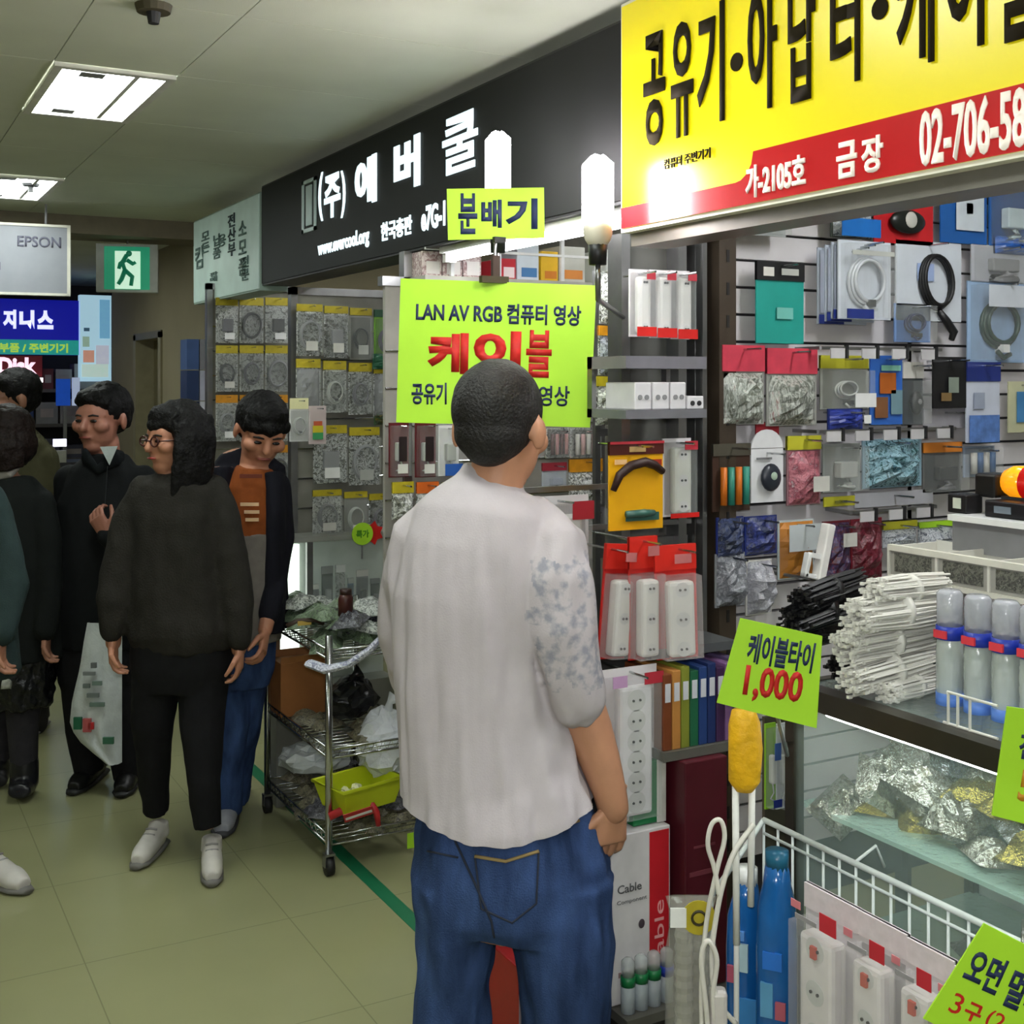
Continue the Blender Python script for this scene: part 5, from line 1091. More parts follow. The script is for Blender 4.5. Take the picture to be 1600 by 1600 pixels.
# tall cabinet side and blue stacked boxes left of the far rack
a, b = onu(292, 520, 6.45), onu(326, 520, 6.45)
t = thing('blue_stack', 'narrow stand of blue and white cartons left of the far rack', 'stand', (a.x, 6.45, 0)); ws_ = b.x-a.x
M().bb((0, 0, 0), (ws_, .15, .06)).obj('base', GREY, t)
for i in range(11): M().bb((.0, 0, .06+.165*i), (ws_*.55, .14, .06+.165*i+.16)).obj('blue_carton', mat([(34, 52, 90), (60, 84, 130), (30, 40, 70)][i % 3], .5), t)
for i in range(11): M().bb((ws_*.6, 0, .06+.165*i), (ws_, .14, .06+.165*i+.16)).obj('pale_carton', mat([(170, 172, 186), (120, 120, 124), (190, 190, 196)][i % 3], .5), t)
# ================================================================ people
RT, FW, UP = Vector((C, -S, 0)), Vector((S, C, 0)), Vector((0, 0, 1))
def remesh(q, voxel, smooth=4, fac=.5, dec=None):
    me = q.mesh('t'); o = bpy.data.objects.new('t', me); COL.objects.link(o)
    r = o.modifiers.new('r', 'REMESH'); r.mode = 'VOXEL'; r.voxel_size = voxel; r.use_smooth_shade = True
    if smooth: s_ = o.modifiers.new('s', 'SMOOTH'); s_.iterations = smooth; s_.factor = fac
    dg = bpy.context.evaluated_depsgraph_get()
    m2 = bpy.data.meshes.new_from_object(o.evaluated_get(dg)); bpy.data.objects.remove(o); bpy.data.meshes.remove(me); m2.materials.clear()
    return m2
def wrinkle(me, amp, sc, seed=0, amp2=0, sc2=(40, 40, 40), ztop=None):
    ns = [v.normal.copy() for v in me.vertices]
    for v, n in zip(me.vertices, ns):
        p = v.co; q = Vector((p.x*sc[0], p.y*sc[1], p.z*sc[2]))+Vector((seed*7.1, seed*3.3, seed))
        d = amp*(noise.noise(q)+.5*noise.noise(q*2.1))
        if amp2: d += amp2*noise.noise(Vector((p.x*sc2[0], p.y*sc2[1], p.z*sc2[2])))
        if ztop: d *= min(1, max(.12, (ztop-p.z)/.22))
        v.co = p+n*d
def join(meshes, name):
    bm = bmesh.new()
    for m_ in meshes: bm.from_mesh(m_)
    me = bpy.data.meshes.new(name); bm.to_mesh(me); bm.free(); return me
class P:
    """a person: joints are given as picture points with a depth offset, radii in picture pixels"""
    def __init__(s, label, D, px, skin, group=None):
        s.D = D; s.k = D/F; p = atd(px, HY, D); s.lo = Vector((p.x, p.y, 0)); s.root = thing('person', label, 'person', s.lo, group=group); s.skin = skin; s.body = M(); s.hands = []
    def J(s, px, py, dd=0): return atd(px, py, s.D+dd)-s.lo
    def chain(s, q, pts, scale=1.0, lat=RT, n=14):
        P_ = [s.J(p[0], p[1], p[2]) for p in pts]; R = []
        for p in pts:
            r = p[3]; R.append((r[0]*s.k*scale, r[1]*s.k*scale) if isinstance(r, (tuple, list)) else (r*s.k*scale, r*s.k*scale))
        q.tube(P_, R, n, lat=lat)
        for i in (0, -1):
            if isinstance(pts[i][3], (tuple, list)): continue
            m_ = min(R[i]); q.ell(P_[i], (m_, m_, m_), 10, 7)
    def wear(s, name, m, chains, voxel=.008, smooth=5, wr=(.004, (14, 14, 5)), body=.86, seed=0, label=None, extra=None, cut=None):
        q = M()
        for ch in chains:
            s.chain(q, ch)
            if body: s.chain(s.body, ch, body)
        if extra: extra(q)
        me = remesh(q, voxel, smooth)
        if wr: wrinkle(me, wr[0], wr[1], seed, *wr[2:])
        if cut:
            bm = bmesh.new(); bm.from_mesh(me); bmesh.ops.delete(bm, geom=[v for v in bm.verts if cut(v.co)], context='VERTS'); bm.to_mesh(me); bm.free()
        o = link(name, me, m, s.root, True)
        if label: o['label'] = label
        return o
    def head(s, px, py, hpx, yaw, pitch=0, roll=0, hair=None, hm=None, eyes=True, lips=(120, 60, 52), dd=0, fringe=.14, top=1.0, ears=True, buzz=False):
        """px, py = chin-to-crown centre; hpx height; yaw 0 looks at the viewer, + to picture right"""
        h = hpx*s.k; c = s.J(px, py, dd)
        B = Matrix((RT, FW, UP)).transposed()@Matrix.Rotation(yaw, 3, 'Z')@Matrix.Rotation(roll, 3, 'Y')@Matrix.Rotation(pitch, 3, 'X')
        A = Matrix.Translation(c)@B.to_4x4()@Matrix.Scale(h, 4)@Matrix.Translation((0, 0, -.5))
        s.A = A
        q = M()
        q.ell((0, .05, .63), (.325, .40, .37), 20, 14); q.ell((0, -.10, .36), (.27, .27, .34), 18, 12); q.ell((0, -.2, .12), (.15, .14, .115), 12, 8)
        q.ell((0, -.25, .56), (.25, .14, .16), 12, 8)
        q.tube([(0, -.37, .52), (0, -.41, .42), (0, -.43, .37)], [.035, .05, .06], 8); q.ell((0, -.43, .365), (.06, .055, .05), 8, 6)
        for sx in (-1, 1):
            q.ell((sx*.19, -.26, .40), (.11, .12, .10), 10, 7)
            if ears: q.ell((sx*.335, .05, .46), (.04, .085, .125), 10, 8, rot=(0, 0, sx*.3))
        q.ell((0, -.345, .235), (.10, .04, .035), 10, 6)
        q.xf(A); s.body.add(q.v, q.f)
        if eyes:
            for sx in (-1, 1):
                M().ell((sx*.125, -.352, .475), (.06, .03, .024), 10, 6).xf(A).obj('eye', mat((20, 14, 12), .25), s.root, True)
                M().tube([(sx*.06, -.375, .545), (sx*.13, -.372, .56), (sx*.2, -.33, .545)], [.012, .016, .01], 6).xf(A).obj('eyebrow', mat((18, 14, 12), .6), s.root, True)
            M().tube([(-.09, -.375, .237), (0, -.39, .24), (.09, -.375, .237)], [(.018, .012), (.026, .02), (.018, .012)], 8).xf(A).obj('lips', mat(lips, .5), s.root, True)
        hm = hm or mat((11, 10, 10), .6, var=.3, scale=60, bump=.6, bscale=90, spec=.2)
        q = M()
        if buzz: q.ell((0, .058, .64), (.338, .412, .382), 24, 16)
        else: q.ell((0, .085, .67), (.36, .42, .375*top), 20, 14)
        if fringe: q.ell((0, -.15, .80), (.30, .225, fringe+.03), 14, 9)
        if hair: hair(q)
        q.xf(A); me = remesh(q, .006, 4); wrinkle(me, .002 if buzz else .005, (40, 40, 18), 3)
        return link('hair', me, hm, s.root, True)
    def hand(s, px, py, dd, d, n, th, size=1.0, curl=.5, wrist_r=.03, spread=1):
        """d finger direction, n way the palm looks, th thumb side"""
        d = Vector(d).normalized(); n = Vector(n); n = (n-d*n.dot(d)).normalized(); th = Vector(th); th = (th-d*th.dot(d)-n*th.dot(n)).normalized()
        w = s.J(px, py, dd); z = size; q = M()
        q.tube([w-d*.03*z, w, w+d*.03*z, w+d*.085*z], [(wrist_r*z, .022*z), (.028*z, .019*z), (.038*z, .018*z), (.042*z, .014*z)], 12, lat=th)
        for i, L_ in enumerate((.072, .08, .075, .058)):
            b = w+d*.08*z+th*(.030-.02*i)*z*spread; a = 0; pts = [b]; seg = (.45, .32, .25)
            for j in range(3):
                a += curl*(.7 if j == 0 else 1.0); dr = d*math.cos(a)+n*math.sin(a); pts.append(pts[-1]+dr*L_*seg[j]*z)
            q.tube(pts, [.0092*z, .0088*z, .008*z, .0062*z], 8); q.ell(pts[-1], (.0064*z,)*3, 8, 6)
        b = w+d*.025*z+th*.03*z; p1 = b+(d*.6+th*.65+n*.25).normalized()*.04*z; p2 = p1+(d*.85+th*.1+n*.5).normalized()*.03*z; p3 = p2+(d*.8-th*.1+n*.6).normalized()*.024*z
        q.tube([b-th*.012*z, p1, p2, p3], [.014*z, .0115*z, .0095*z, .007*z], 8); q.ell(p3, (.0072*z,)*3, 8, 6)
        s.hands.append(remesh(q, .0034*max(z, .9), 2))
    def finish(s, voxel=.006):
        me = remesh(s.body, voxel, 3, .4); me = join([me]+s.hands, 'body')
        return link('body', me, s.skin, s.root, True)
def skinm(c): return mat(c, .5, var=.06, scale=25, bump=.05, bscale=300)
def cloth(c, rough=.85, var=.1, b=.25, bs=260): return mat(c, rough, var=var, scale=30, bump=b, bscale=bs, spec=.2)

# ---------------------------------------------------------------- foreground man, seen from behind
p = P('man in pale grey long-sleeved shirt and baggy blue jeans, seen from behind', 2.53, 785, skinm((186, 134, 104)))
SK = p.k
shirt_c = [
 [(772, 734, .02, (49, 47)), (768, 750, .02, (53, 52)), (764, 762, .015, (64, 56)), (762, 776, .01, (90, 68)), (760, 800, .0, (112, 80)), (752, 850, 0, (126, 92)), (740, 930, 0, (131, 98)), (740, 1030, 0, (128, 96)), (752, 1130, 0, (134, 100)), (768, 1215, 0, (146, 110)), (780, 1268, 0, (160, 124)), (784, 1340, 0, (166, 132))],
 [(700, 800, 0, 40), (655, 842, .01, 46), (637, 900, .03, 44), (634, 980, .08, 43), (645, 1060, .16, 40)],
 [(645, 1055, .15, 40), (690, 1085, .26, 36), (740, 1090, .34, 32)],
 [(836, 814, .0, 40), (868, 852, -.03, 50), (872, 910, -.06, 53), (880, 980, -.07, 52), (893, 1050, -.065, 47), (903, 1092, -.06, 43)],
]
def cut_hem(v):
    # hem line: lower in the middle of the back
    x = v.dot(RT)/SK; return v.z < (EYE-(1278-HY)*SK) + .0000022*(x+6)**2
so = p.wear('shirt', cloth((186, 178, 182), var=.03, b=.12), shirt_c, .007, 4, (.013, (15, 15, 1.8), .005, (48, 48, 6), EYE-(740-HY)*SK), seed=2, cut=cut_hem, body=.72)
bm = bmesh.new(); bm.from_mesh(so.data)
for v in bm.verts:
    if v.is_boundary: v.co.z = (EYE-(1278-HY)*SK) + .0000022*(v.co.dot(RT)/SK+6)**2
bm.to_mesh(so.data); bm.free()
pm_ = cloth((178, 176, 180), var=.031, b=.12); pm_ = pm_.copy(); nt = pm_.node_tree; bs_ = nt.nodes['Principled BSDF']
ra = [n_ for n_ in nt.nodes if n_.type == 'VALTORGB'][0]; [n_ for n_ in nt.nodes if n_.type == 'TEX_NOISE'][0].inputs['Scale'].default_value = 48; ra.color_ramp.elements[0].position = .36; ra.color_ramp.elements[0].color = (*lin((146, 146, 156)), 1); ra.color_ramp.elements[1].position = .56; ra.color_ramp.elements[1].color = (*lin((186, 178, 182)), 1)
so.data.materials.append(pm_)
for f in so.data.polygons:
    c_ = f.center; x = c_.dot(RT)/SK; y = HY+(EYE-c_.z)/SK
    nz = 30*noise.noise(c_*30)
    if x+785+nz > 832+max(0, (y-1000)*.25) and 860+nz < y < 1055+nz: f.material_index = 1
p.chain(p.body, [(785, 690, 0, 46), (778, 735, .0, 43), (768, 790, 0, 46)])
# hem band
JEAN = mat((56, 76, 118), .9, var=.45, scale=7, bump=.4, bscale=300, spec=.12, key='jeans')
nt = JEAN.node_tree; mp_ = nt.nodes.new('ShaderNodeMapping'); mp_.inputs['Scale'].default_value = (3, 3, .8)
nz_ = [n_ for n_ in nt.nodes if n_.type == 'TEX_NOISE'][0]; lk = nz_.inputs['Vector'].links[0]; src_ = lk.from_socket; nt.links.new(src_, mp_.inputs['Vector']); nt.links.new(mp_.outputs['Vector'], nz_.inputs['Vector']); nz_.inputs['Detail'].default_value = 8
jeans_c = [
 [(786, 1238, 0, (134, 98)), (788, 1285, 0, (143, 106)), (796, 1350, 0, (157, 122)), (800, 1410, 0, (156, 120)), (796, 1440, 0, (146, 106))],
 [(720, 1370, 0, (80, 104)), (712, 1450, 0, (66, 92)), (709, 1530, 0, (59, 80)), (706, 1620, -.01, (58, 76)), (704, 1700, -.01, (60, 78)), (704, 1772, 0, (62, 84))],
 [(872, 1370, 0, (88, 104)), (876, 1450, -.01, (82, 96)), (884, 1530, -.02, (74, 86)), (888, 1620, -.02, (70, 82)), (890, 1700, -.02, (70, 84)), (892, 1776, -.01, (70, 88))],
]
p.wear('jeans', JEAN, jeans_c, .008, 4, (.012, (13, 13, 5), .005, (26, 26, 16)), seed=5)
# back pockets and seam of the jeans
STI = mat((150, 128, 84), .8)
jo = [o_ for o_ in p.root.children if o_.name.startswith('jeans')][0]
from mathutils.bvhtree import BVHTree
bv = BVHTree.FromPolygons([v.co for v in jo.data.vertices], [tuple(f.vertices) for f in jo.data.polygons])
def on_back(px, py, off=.003):
    a_ = EYEV-p.lo; d_ = ray(px, py).normalized(); h_ = bv.ray_cast(a_, d_)
    return (h_[0]-d_*off) if h_[0] else p.J(px, py, -.15)
def seam(pts, r, name, m):
    out = []
    for (x0, y0), (x1, y1) in zip(pts, pts[1:]):
        n_ = max(2, int(math.hypot(x1-x0, y1-y0)/10))
        out += [on_back(x0+(x1-x0)*i/n_, y0+(y1-y0)*i/n_) for i in range(n_)]
    out.append(on_back(*pts[-1])); M().tube(out, r, 5).obj(name, m, jo, True)
DST = mat((40, 46, 62), .9)
seam([(742, 1338), (790, 1346), (842, 1330)], .0035, 'pocket_seam', STI); seam([(742, 1338), (752, 1420), (800, 1442), (838, 1412), (842, 1330)], .0022, 'pocket_outline', DST)
seam([(852, 1300), (905, 1282)], .0035, 'pocket_seam', STI)
seam([(668, 1330), (716, 1340)], .0022, 'pocket_outline', DST)
seam([(700, 1290), (742, 1380), (768, 1440), (774, 1476)], .0025, 'seat_seam', DST)
for (x, y) in ((706, 1768), (892, 1772)):
    q = M(); b = p.J(x, 1800, .03); b.z = .045; q.ell(b, (.05, .13, .05), 14, 8, rot=(0, 0, -TH)); q.box(b+Vector((0, 0, -.03)), (.09, .25, .03), rot=(0, 0, -TH)); me = remesh(q, .008, 3); link('shoe', me, mat((60, 58, 56), .6), p.root, True)
# bare right forearm and hand
p.chain(p.body, [(896, 1060, -.02, 40), (906, 1100, -.02, 38), (920, 1140, -.02, 37), (938, 1190, -.025, 32), (952, 1235, -.03, 27), (958, 1262, -.03, 25)])
p.hand(957, 1250, -.03, (-.05*RT-UP*1.0), (-RT*.55+FW*.8), (-RT*.8-FW*.5), 1.02, .55, .034)
p.hand(735, 1088, .34, (RT*.7+UP*.4+FW*.2), UP, FW, .95, .6)
# watch-like bracelet and the little blue-red cap he holds
t = thing('bottle_cap', 'small blue, white and red cap held in the man\'s curled fingers', 'cap', p.lo+p.J(938, 1300, -.01))
M().cyl((0, 0, -.012), (0, 0, .004), .012, n=12).obj('blue_part', mat((40, 50, 140), .4), t, True); M().cyl((0, 0, .004), (0, 0, .012), .0125, n=12).obj('white_ring', WHITE, t, True); M().cyl((0, 0, .012), (0, 0, .03), .01, n=12).obj('red_part', mat((120, 30, 50), .4), t, True)
h = p.head(781, 668, 206, math.pi-.38, .06, 0, buzz=True, hair=lambda q: (q.ell((0, .17, .47), (.285, .275, .25), 16, 10), q.ell((0, .2, .36), (.2, .2, .16), 14, 9)), hm=mat((22, 19, 18), .6, var=.35, scale=70, bump=.5, bscale=160), fringe=0, top=.97)
p.finish(.006)
# ---------------------------------------------------------------- woman in a dark jumper walking towards us
p = P('woman with glasses and long black hair in a loose dark-grey jumper, walking', 4.2, 280, skinm((176, 122, 96)))
JUM = cloth((40, 38, 34), b=.3, bs=160)
p.wear('jumper', JUM, [
 [(282, 740, 0, (34, 34)), (280, 758, 0, (62, 48)), (278, 800, 0, (72, 56)), (279, 880, 0, (74, 60)), (284, 950, 0, (82, 66)), (288, 985, 0, (88, 70)), (288, 998, 0, (86, 66)), (288, 1012, 0, (80, 62))],
 [(226, 766, 0, 26), (202, 812, 0, 27), (186, 880, -.02, 27), (177, 940, -.05, 26), (175, 985, -.06, 19)],
 [(330, 766, 0, 26), (352, 820, -.01, 26), (364, 890, -.03, 26), (372, 950, -.05, 25), (375, 998, -.06, 19)]], .009, 5, (.008, (12, 12, 6), .003, (30, 30, 20)), seed=1)
TR = cloth((22, 22, 24), b=.15)
p.wear('trousers', TR, [
 [(284, 985, 0, (80, 62)), (284, 1040, 0, (80, 62)), (284, 1075, 0, (70, 54))],
 [(245, 1060, 0, (38, 44)), (240, 1130, 0, (32, 38)), (240, 1200, .05, (25, 30)), (243, 1268, .10, (20, 24))],
 [(318, 1060, 0, (40, 46)), (316, 1140, -.05, (33, 38)), (318, 1220, -.09, (26, 30)), (326, 1292, -.10, (21, 24))]], .008, 4, (.006, (12, 12, 8)), seed=4)
p.chain(p.body, [(284, 705, 0, 22), (284, 745, .0, 24)])
p.chain(p.body, [(178, 975, -.03, 14), (177, 1005, -.03, 12)]); p.hand(176, 1000, -.06, (-UP+RT*.05), (RT*1.0), (-FW), .86, .55)
p.chain(p.body, [(374, 990, -.03, 14), (373, 1015, -.03, 12)]); p.hand(374, 1012, -.06, (-UP), (-RT), (-FW), .86, .5)
SH = mat((196, 192, 186), .6, var=.08)
def shoe(p, px, py, dd, L_, yaw, m, sole=mat((110, 108, 104), .6), lift=0, r=1.0, tilt=0):
    b = p.J(px, py, dd); b = Vector((b.x, b.y, .0+lift)); A = Matrix.Translation(b)@Matrix.Rotation(-TH+yaw, 4, 'Z')@Matrix.Rotation(tilt, 4, 'X')
    q = M(); q.tube([(0, .07*r, .05), (0, .03*r, .06), (0, -.05*r, .045), (0, -.13*r, .034), (0, -.17*r, .030)], [(.034*r, .045), (.04*r, .052), (.044*r, .042), (.042*r, .03), (.026*r, .022)], 12, lat=(1, 0, 0)); q.tube([(0, .055*r, .05), (0, .05*r, .098)], [.045*r, .042*r], 12); q.ell((0, -.10*r, .04), (.043*r, .06*r, .036), 12, 8)
    me = remesh(q.xf(A), .006, 3); o = link('shoe', me, m, p.root, True)
    for i in range(3): M().tube([(-.024*r, (-.02-.025*i)*r, .092-.012*i), (0, (-.03-.025*i)*r, .098-.012*i), (.024*r, (-.02-.025*i)*r, .092-.012*i)], .004, 5).xf(A).obj('lace', mat((150, 148, 146), .7), o, True)
    q = M().tube([(0, .11*r, .012), (0, .03*r, .012), (0, -.06*r, .012), (0, -.14*r, .012), (0, -.19*r, .014)], [(.030*r, .012), (.040*r, .013), (.046*r, .013), (.044*r, .013), (.022*r, .01)], 12, lat=(1, 0, 0)).xf(A).obj('sole', sole, o, True)
shoe(p, 240, 1300, .04, 0, -.12, SH, r=.82); shoe(p, 331, 1340, -.10, 0, .25, SH, r=.82)
p.head(274, 684, 112, -.75, .02, 0, fringe=.15, ears=False, lips=(150, 60, 56), hair=lambda q: (q.tube([(.2, .2, .8), (.36, .12, .5), (.38, .1, .1), (.36, .05, -.4)], [(.16, .3), (.13, .3), (.12, .28), (.09, .2)], 12, lat=(1, 0, 0)), q.tube([(-.2, .28, .8), (-.3, .3, .5), (-.28, .3, .1), (-.24, .22, -.3)], [(.16, .2), (.12, .2), (.12, .2), (.08, .14)], 12, lat=(1, 0, 0)), q.tube([(0, .35, .7), (0, .40, .3), (0, .36, -.3)], [(.3, .16), (.32, .16), (.26, .1)], 12, lat=(1, 0, 0)), q.tube([(-.26, -.2, .72), (0, -.34, .68), (.26, -.2, .70)], [.09, .085, .09], 8), q.tube([(.3, -.05, .7), (.36, -.1, .3), (.34, -.16, -.1), (.3, -.2, -.55)], [(.1, .16), (.09, .16), (.08, .14), (.05, .08)], 10, lat=(1, 0, 0))))
A = p.A
fr = M()
for sx in (-1, 1): fr.ring((sx*.14, -.41, .47), .095, .012, n=16, m=5, e=.7)
fr.cyl((-.05, -.42, .48), (.05, -.42, .48), .01, n=6)
for sx in (-1, 1): fr.cyl((sx*.235, -.4, .48), (sx*.33, .02, .49), .01, n=6)
fr.xf(A).obj('glasses', mat((60, 20, 20), .3), p.root, True)
M().ell((.345, .0, .36), (.03, .03, .035), 8, 6).xf(A).obj('earring', mat((230, 226, 220), .2), p.root, True)
p.finish(.006)
# ---------------------------------------------------------------- man in an orange T-shirt looking down
p = P('young man in black open jacket over an orange T-shirt, looking down', 4.5, 372, skinm((172, 118, 92)))
p.wear('tee_shirt', cloth((128, 66, 28), b=.15), [[(398, 730, 0, (28, 30)), (394, 760, 0, (44, 40)), (394, 820, 0, (46, 44)), (396, 850, 0, (46, 44))]], .007, 4, (.003, (14, 14, 6)), seed=3)
p.wear('grey_shirt', cloth((110, 104, 98), b=.15), [[(398, 830, -.0, (46, 46)), (398, 900, 0, (46, 44)), (396, 1000, 0, (44, 44))]], .007, 4, (.004, (14, 14, 5)), seed=6)
p.wear('jacket', cloth((20, 20, 28), b=.15), [
 [(372, 700, .06, (30, 22)), (384, 735, .07, (64, 32)), (384, 800, .08, (66, 36)), (388, 900, .08, (64, 36)), (392, 985, .08, (62, 36))],
 [(428, 740, -.0, (17, 30)), (432, 800, -.03, (16, 32)), (430, 900, -.03, (18, 32)), (424, 985, -.02, (20, 30))],
 [(350, 730, 0, (20, 34)), (350, 800, -.02, (18, 36)), (352, 980, -.02, (18, 34))],
 [(436, 760, .03, 20), (440, 840, .02, 20), (432, 910, -.05, 18), (420, 960, -.12, 16)],
 [(346, 760, .05, 20), (342, 850, .06, 20), (348, 940, .03, 18), (356, 1000, -.01, 16)]], .008, 4, (.005, (12, 12, 5)), seed=7)
p.wear('jeans', JEAN, [
 [(380, 985, .02, (54, 46)), (376, 1040, .02, (54, 48)), (374, 1070, .02, (46, 42))],
 [(360, 1060, .02, (30, 36)), (362, 1130, .0, (27, 32)), (358, 1200, .02, (24, 28)), (354, 1268, .04, (24, 28))],
 [(390, 1060, .08, (28, 34)), (384, 1130, .12, (26, 30)), (372, 1200, .2, (23, 27)), (368, 1250, .25, (22, 26))]], .008, 4, (.006, (12, 12, 7)), seed=8)
p.chain(p.body, [(398, 700, .0, 20), (396, 745, .02, 24)])
p.chain(p.body, [(420, 960, -.12, 12), (414, 985, -.15, 11)]); p.hand(414, 985, -.15, (-UP*.8-FW*.5), (-RT), (-FW), .95, .6)
for (y0, x0, x1) in ((788, 376, 404), (800, 382, 405), (812, 384, 404)):
    a_ = p.J((x0+x1)/2, y0, -.112); M().box(a_, ((x1-x0)*p.k, .006, 5*p.k), rot=(0, 0, -TH)).obj('shirt_print', mat((206, 170, 130), .7), p.root)
for y0, c_ in ((744, (100, 40, 20)),): M().box(p.J(392, y0, -.10), (34*p.k, .006, 6*p.k), rot=(0, 0, -TH)).obj('shirt_print', mat(c_, .7), p.root)
shoe(p, 356, 1300, .06, 0, .1, mat((150, 152, 160), .6), sole=mat((60, 60, 64), .6)); shoe(p, 368, 1290, .30, 0, -.1, mat((150, 152, 160), .6))
p.head(408, 672, 112, .5, .42, .08, fringe=.18, hair=lambda q: (q.ell((0, .14, .52), (.35, .3, .26), 14, 9), q.tube([(-.3, -.16, .66), (0, -.36, .68), (.28, -.2, .68)], [.1, .11, .1], 8)))
p.finish(.006)
# ---------------------------------------------------------------- man in a black collared jacket behind
p = P('man in a black zip jacket holding one hand to his chest, behind the woman', 4.95, 162, skinm((150, 100, 82)))
BLK_ = cloth((18, 20, 21), b=.15)
p.wear('jacket', BLK_, [
 [(166, 712, .01, (34, 30)), (166, 735, 0, (56, 40)), (162, 790, 0, (72, 52)), (156, 880, 0, (74, 56)), (152, 960, 0, (74, 54)), (150, 1010, 0, (70, 52))],
 [(222, 750, 0, 25), (236, 810, .0, 24), (228, 880, -.06, 22), (196, 862, -.17, 19), (168, 838, -.22, 16)],
 [(110, 750, .03, 24), (104, 820, .04, 22), (108, 900, .02, 20), (120, 960, -.04, 19), (140, 985, -.08, 16)]], .009, 5, (.007, (12, 12, 6)), seed=9)
q = M(); q.tube([(-.07, -.02, 0), (-.06, -.07, .01), (0, -.1, -.04), (.06, -.07, .01), (.07, -.02, 0)], [(.012, .03), (.016, .04), (.01, .02), (.016, .04), (.012, .03)], 8)
q.xf(Matrix.Translation(p.J(166, 716, -.02))@Matrix((RT, FW, UP)).transposed().to_4x4()).obj('jacket_collar', cloth((20, 24, 26)), p.root, True)
q = M(); vt = [p.J(x_, y_, d_) for d_ in (-.155, -.12) for x_, y_ in ((156, 698), (184, 697), (171, 727))]; q.add(vt, [(0, 1, 2), (5, 4, 3), (0, 3, 4, 1), (1, 4, 5, 2), (2, 5, 3, 0)]); q.obj('undershirt', cloth((170, 178, 176)), p.root)
M().cyl(p.J(168, 728, -.135), p.J(164, 790, -.150), .0016).obj('zip', mat((36, 40, 42), .4, .3), p.root)
p.wear('trousers', cloth((24, 24, 26)), [[(152, 990, 0, (64, 50)), (152, 1060, 0, (62, 48)), (152, 1085, 0, (52, 42))], [(128, 1070, 0, (32, 36)), (130, 1140, 0, (27, 30)), (140, 1205, .02, (22, 26))], [(178, 1070, 0, (32, 36)), (190, 1140, 0, (28, 30)), (200, 1215, -.0, (23, 26))]], .009, 4, (.005, (12, 12, 6)), seed=10)
p.chain(p.body, [(166, 690, .0, 20), (166, 725, .0, 23)])
p.hand(168, 836, -.225, (-RT*.5+UP*.8), (FW*.8+RT*.3), (RT*.3+UP*.4-FW*.2), .95, .75)
p.hand(142, 988, -.09, (RT*.3-UP), (FW), (RT), .95, .9)
shoe(p, 144, 1222, .06, 0, -.1, mat((20, 20, 20), .4), sole=mat((26, 26, 26), .5)); shoe(p, 204, 1232, .03, 0, .1, mat((20, 20, 20), .4), sole=mat((26, 26, 26), .5))
p.head(160, 654, 108, -.35, .0, 0, fringe=.13, hair=lambda q: (q.ell((0, .16, .52), (.34, .3, .26), 14, 9), q.tube([(-.28, -.16, .74), (0, -.34, .8), (.26, -.18, .72)], [.08, .08, .08], 8)))
p.finish(.006)
# white carrier bag hanging from his lowered hand
lo = p.lo+p.J(142, 1000, -.12)
t = thing('shopping_bag', 'white printed plastic shopping bag hanging behind the woman\'s hand', 'bag', lo); k = p.k
ol = [(140, 968), (150, 990), (165, 962), (192, 985), (192, 1188), (168, 1184), (132, 1158), (112, 1130), (116, 1090), (128, 1040), (134, 1000)]
q = M(); pts = [((x-142)*k, (1000-y)*k) for x, y in ol]
B3 = Matrix((RT, FW, UP)).transposed()
nx = 16; vs = []; fs = []
ys_ = [i/14 for i in range(15)]
def span(y):
    xs_ = []
    for i in range(len(ol)):
        (x0, y0), (x1, y1) = ol[i], ol[(i+1) % len(ol)]
        if (y0 <= y < y1) or (y1 <= y < y0): xs_.append(x0+(x1-x0)*(y-y0)/(y1-y0))
    return (min(xs_), max(xs_)) if xs_ else (150, 151)
for sgn in (-1, 1):
    for i in range(15):
        y = 972+(1184-972)*i/14; x0, x1 = span(min(max(y, 969), 1186))
        for j in range(nx+1):
            f_ = j/nx; th_ = math.sin(math.pi*f_)**.7*(.010+.05*min(1, i/8))*(.7+.3*noise.noise(Vector((f_*5, i*.5, sgn))))
            vs.append(B3@Vector(((x0+(x1-x0)*f_-142)*k, sgn*th_-.02, (1000-y)*k)))
n0 = 15*(nx+1)
for sgn in (0, 1):
    for i in range(14):
        for j in range(nx):
            a_ = sgn*n0+i*(nx+1)+j; fs.append((a_, a_+1, a_+nx+2, a_+nx+1))
M().add(vs, fs).obj('film', mat((206, 212, 210), .35, var=.08, scale=16, bump=.5, bscale=30), t, True)
for (x0, y0, x1, y1, c_) in ((126, 1110, 138, 1128, (30, 96, 66)), (140, 1112, 152, 1132, (186, 90, 90)), (148, 1118, 156, 1128, (190, 40, 44)), (170, 1140, 186, 1150, (60, 110, 84)), (140, 1060, 150, 1066, (110, 120, 116)), (154, 1056, 168, 1062, (120, 140, 130)), (146, 1074, 164, 1080, (116, 124, 120)), (150, 1088, 172, 1094, (110, 130, 120)), (152, 1028, 160, 1036, (110, 114, 114)), (140, 1042, 158, 1047, (130, 136, 134))):
    M().box(B3@Vector((((x0+x1)/2-142)*k, -.072, (1000-(y0+y1)/2)*k)), ((x1-x0)*k, .012, (y1-y0)*k), rot=(0, 0, -TH)).obj('printed_mark', mat(c_, .5), t)
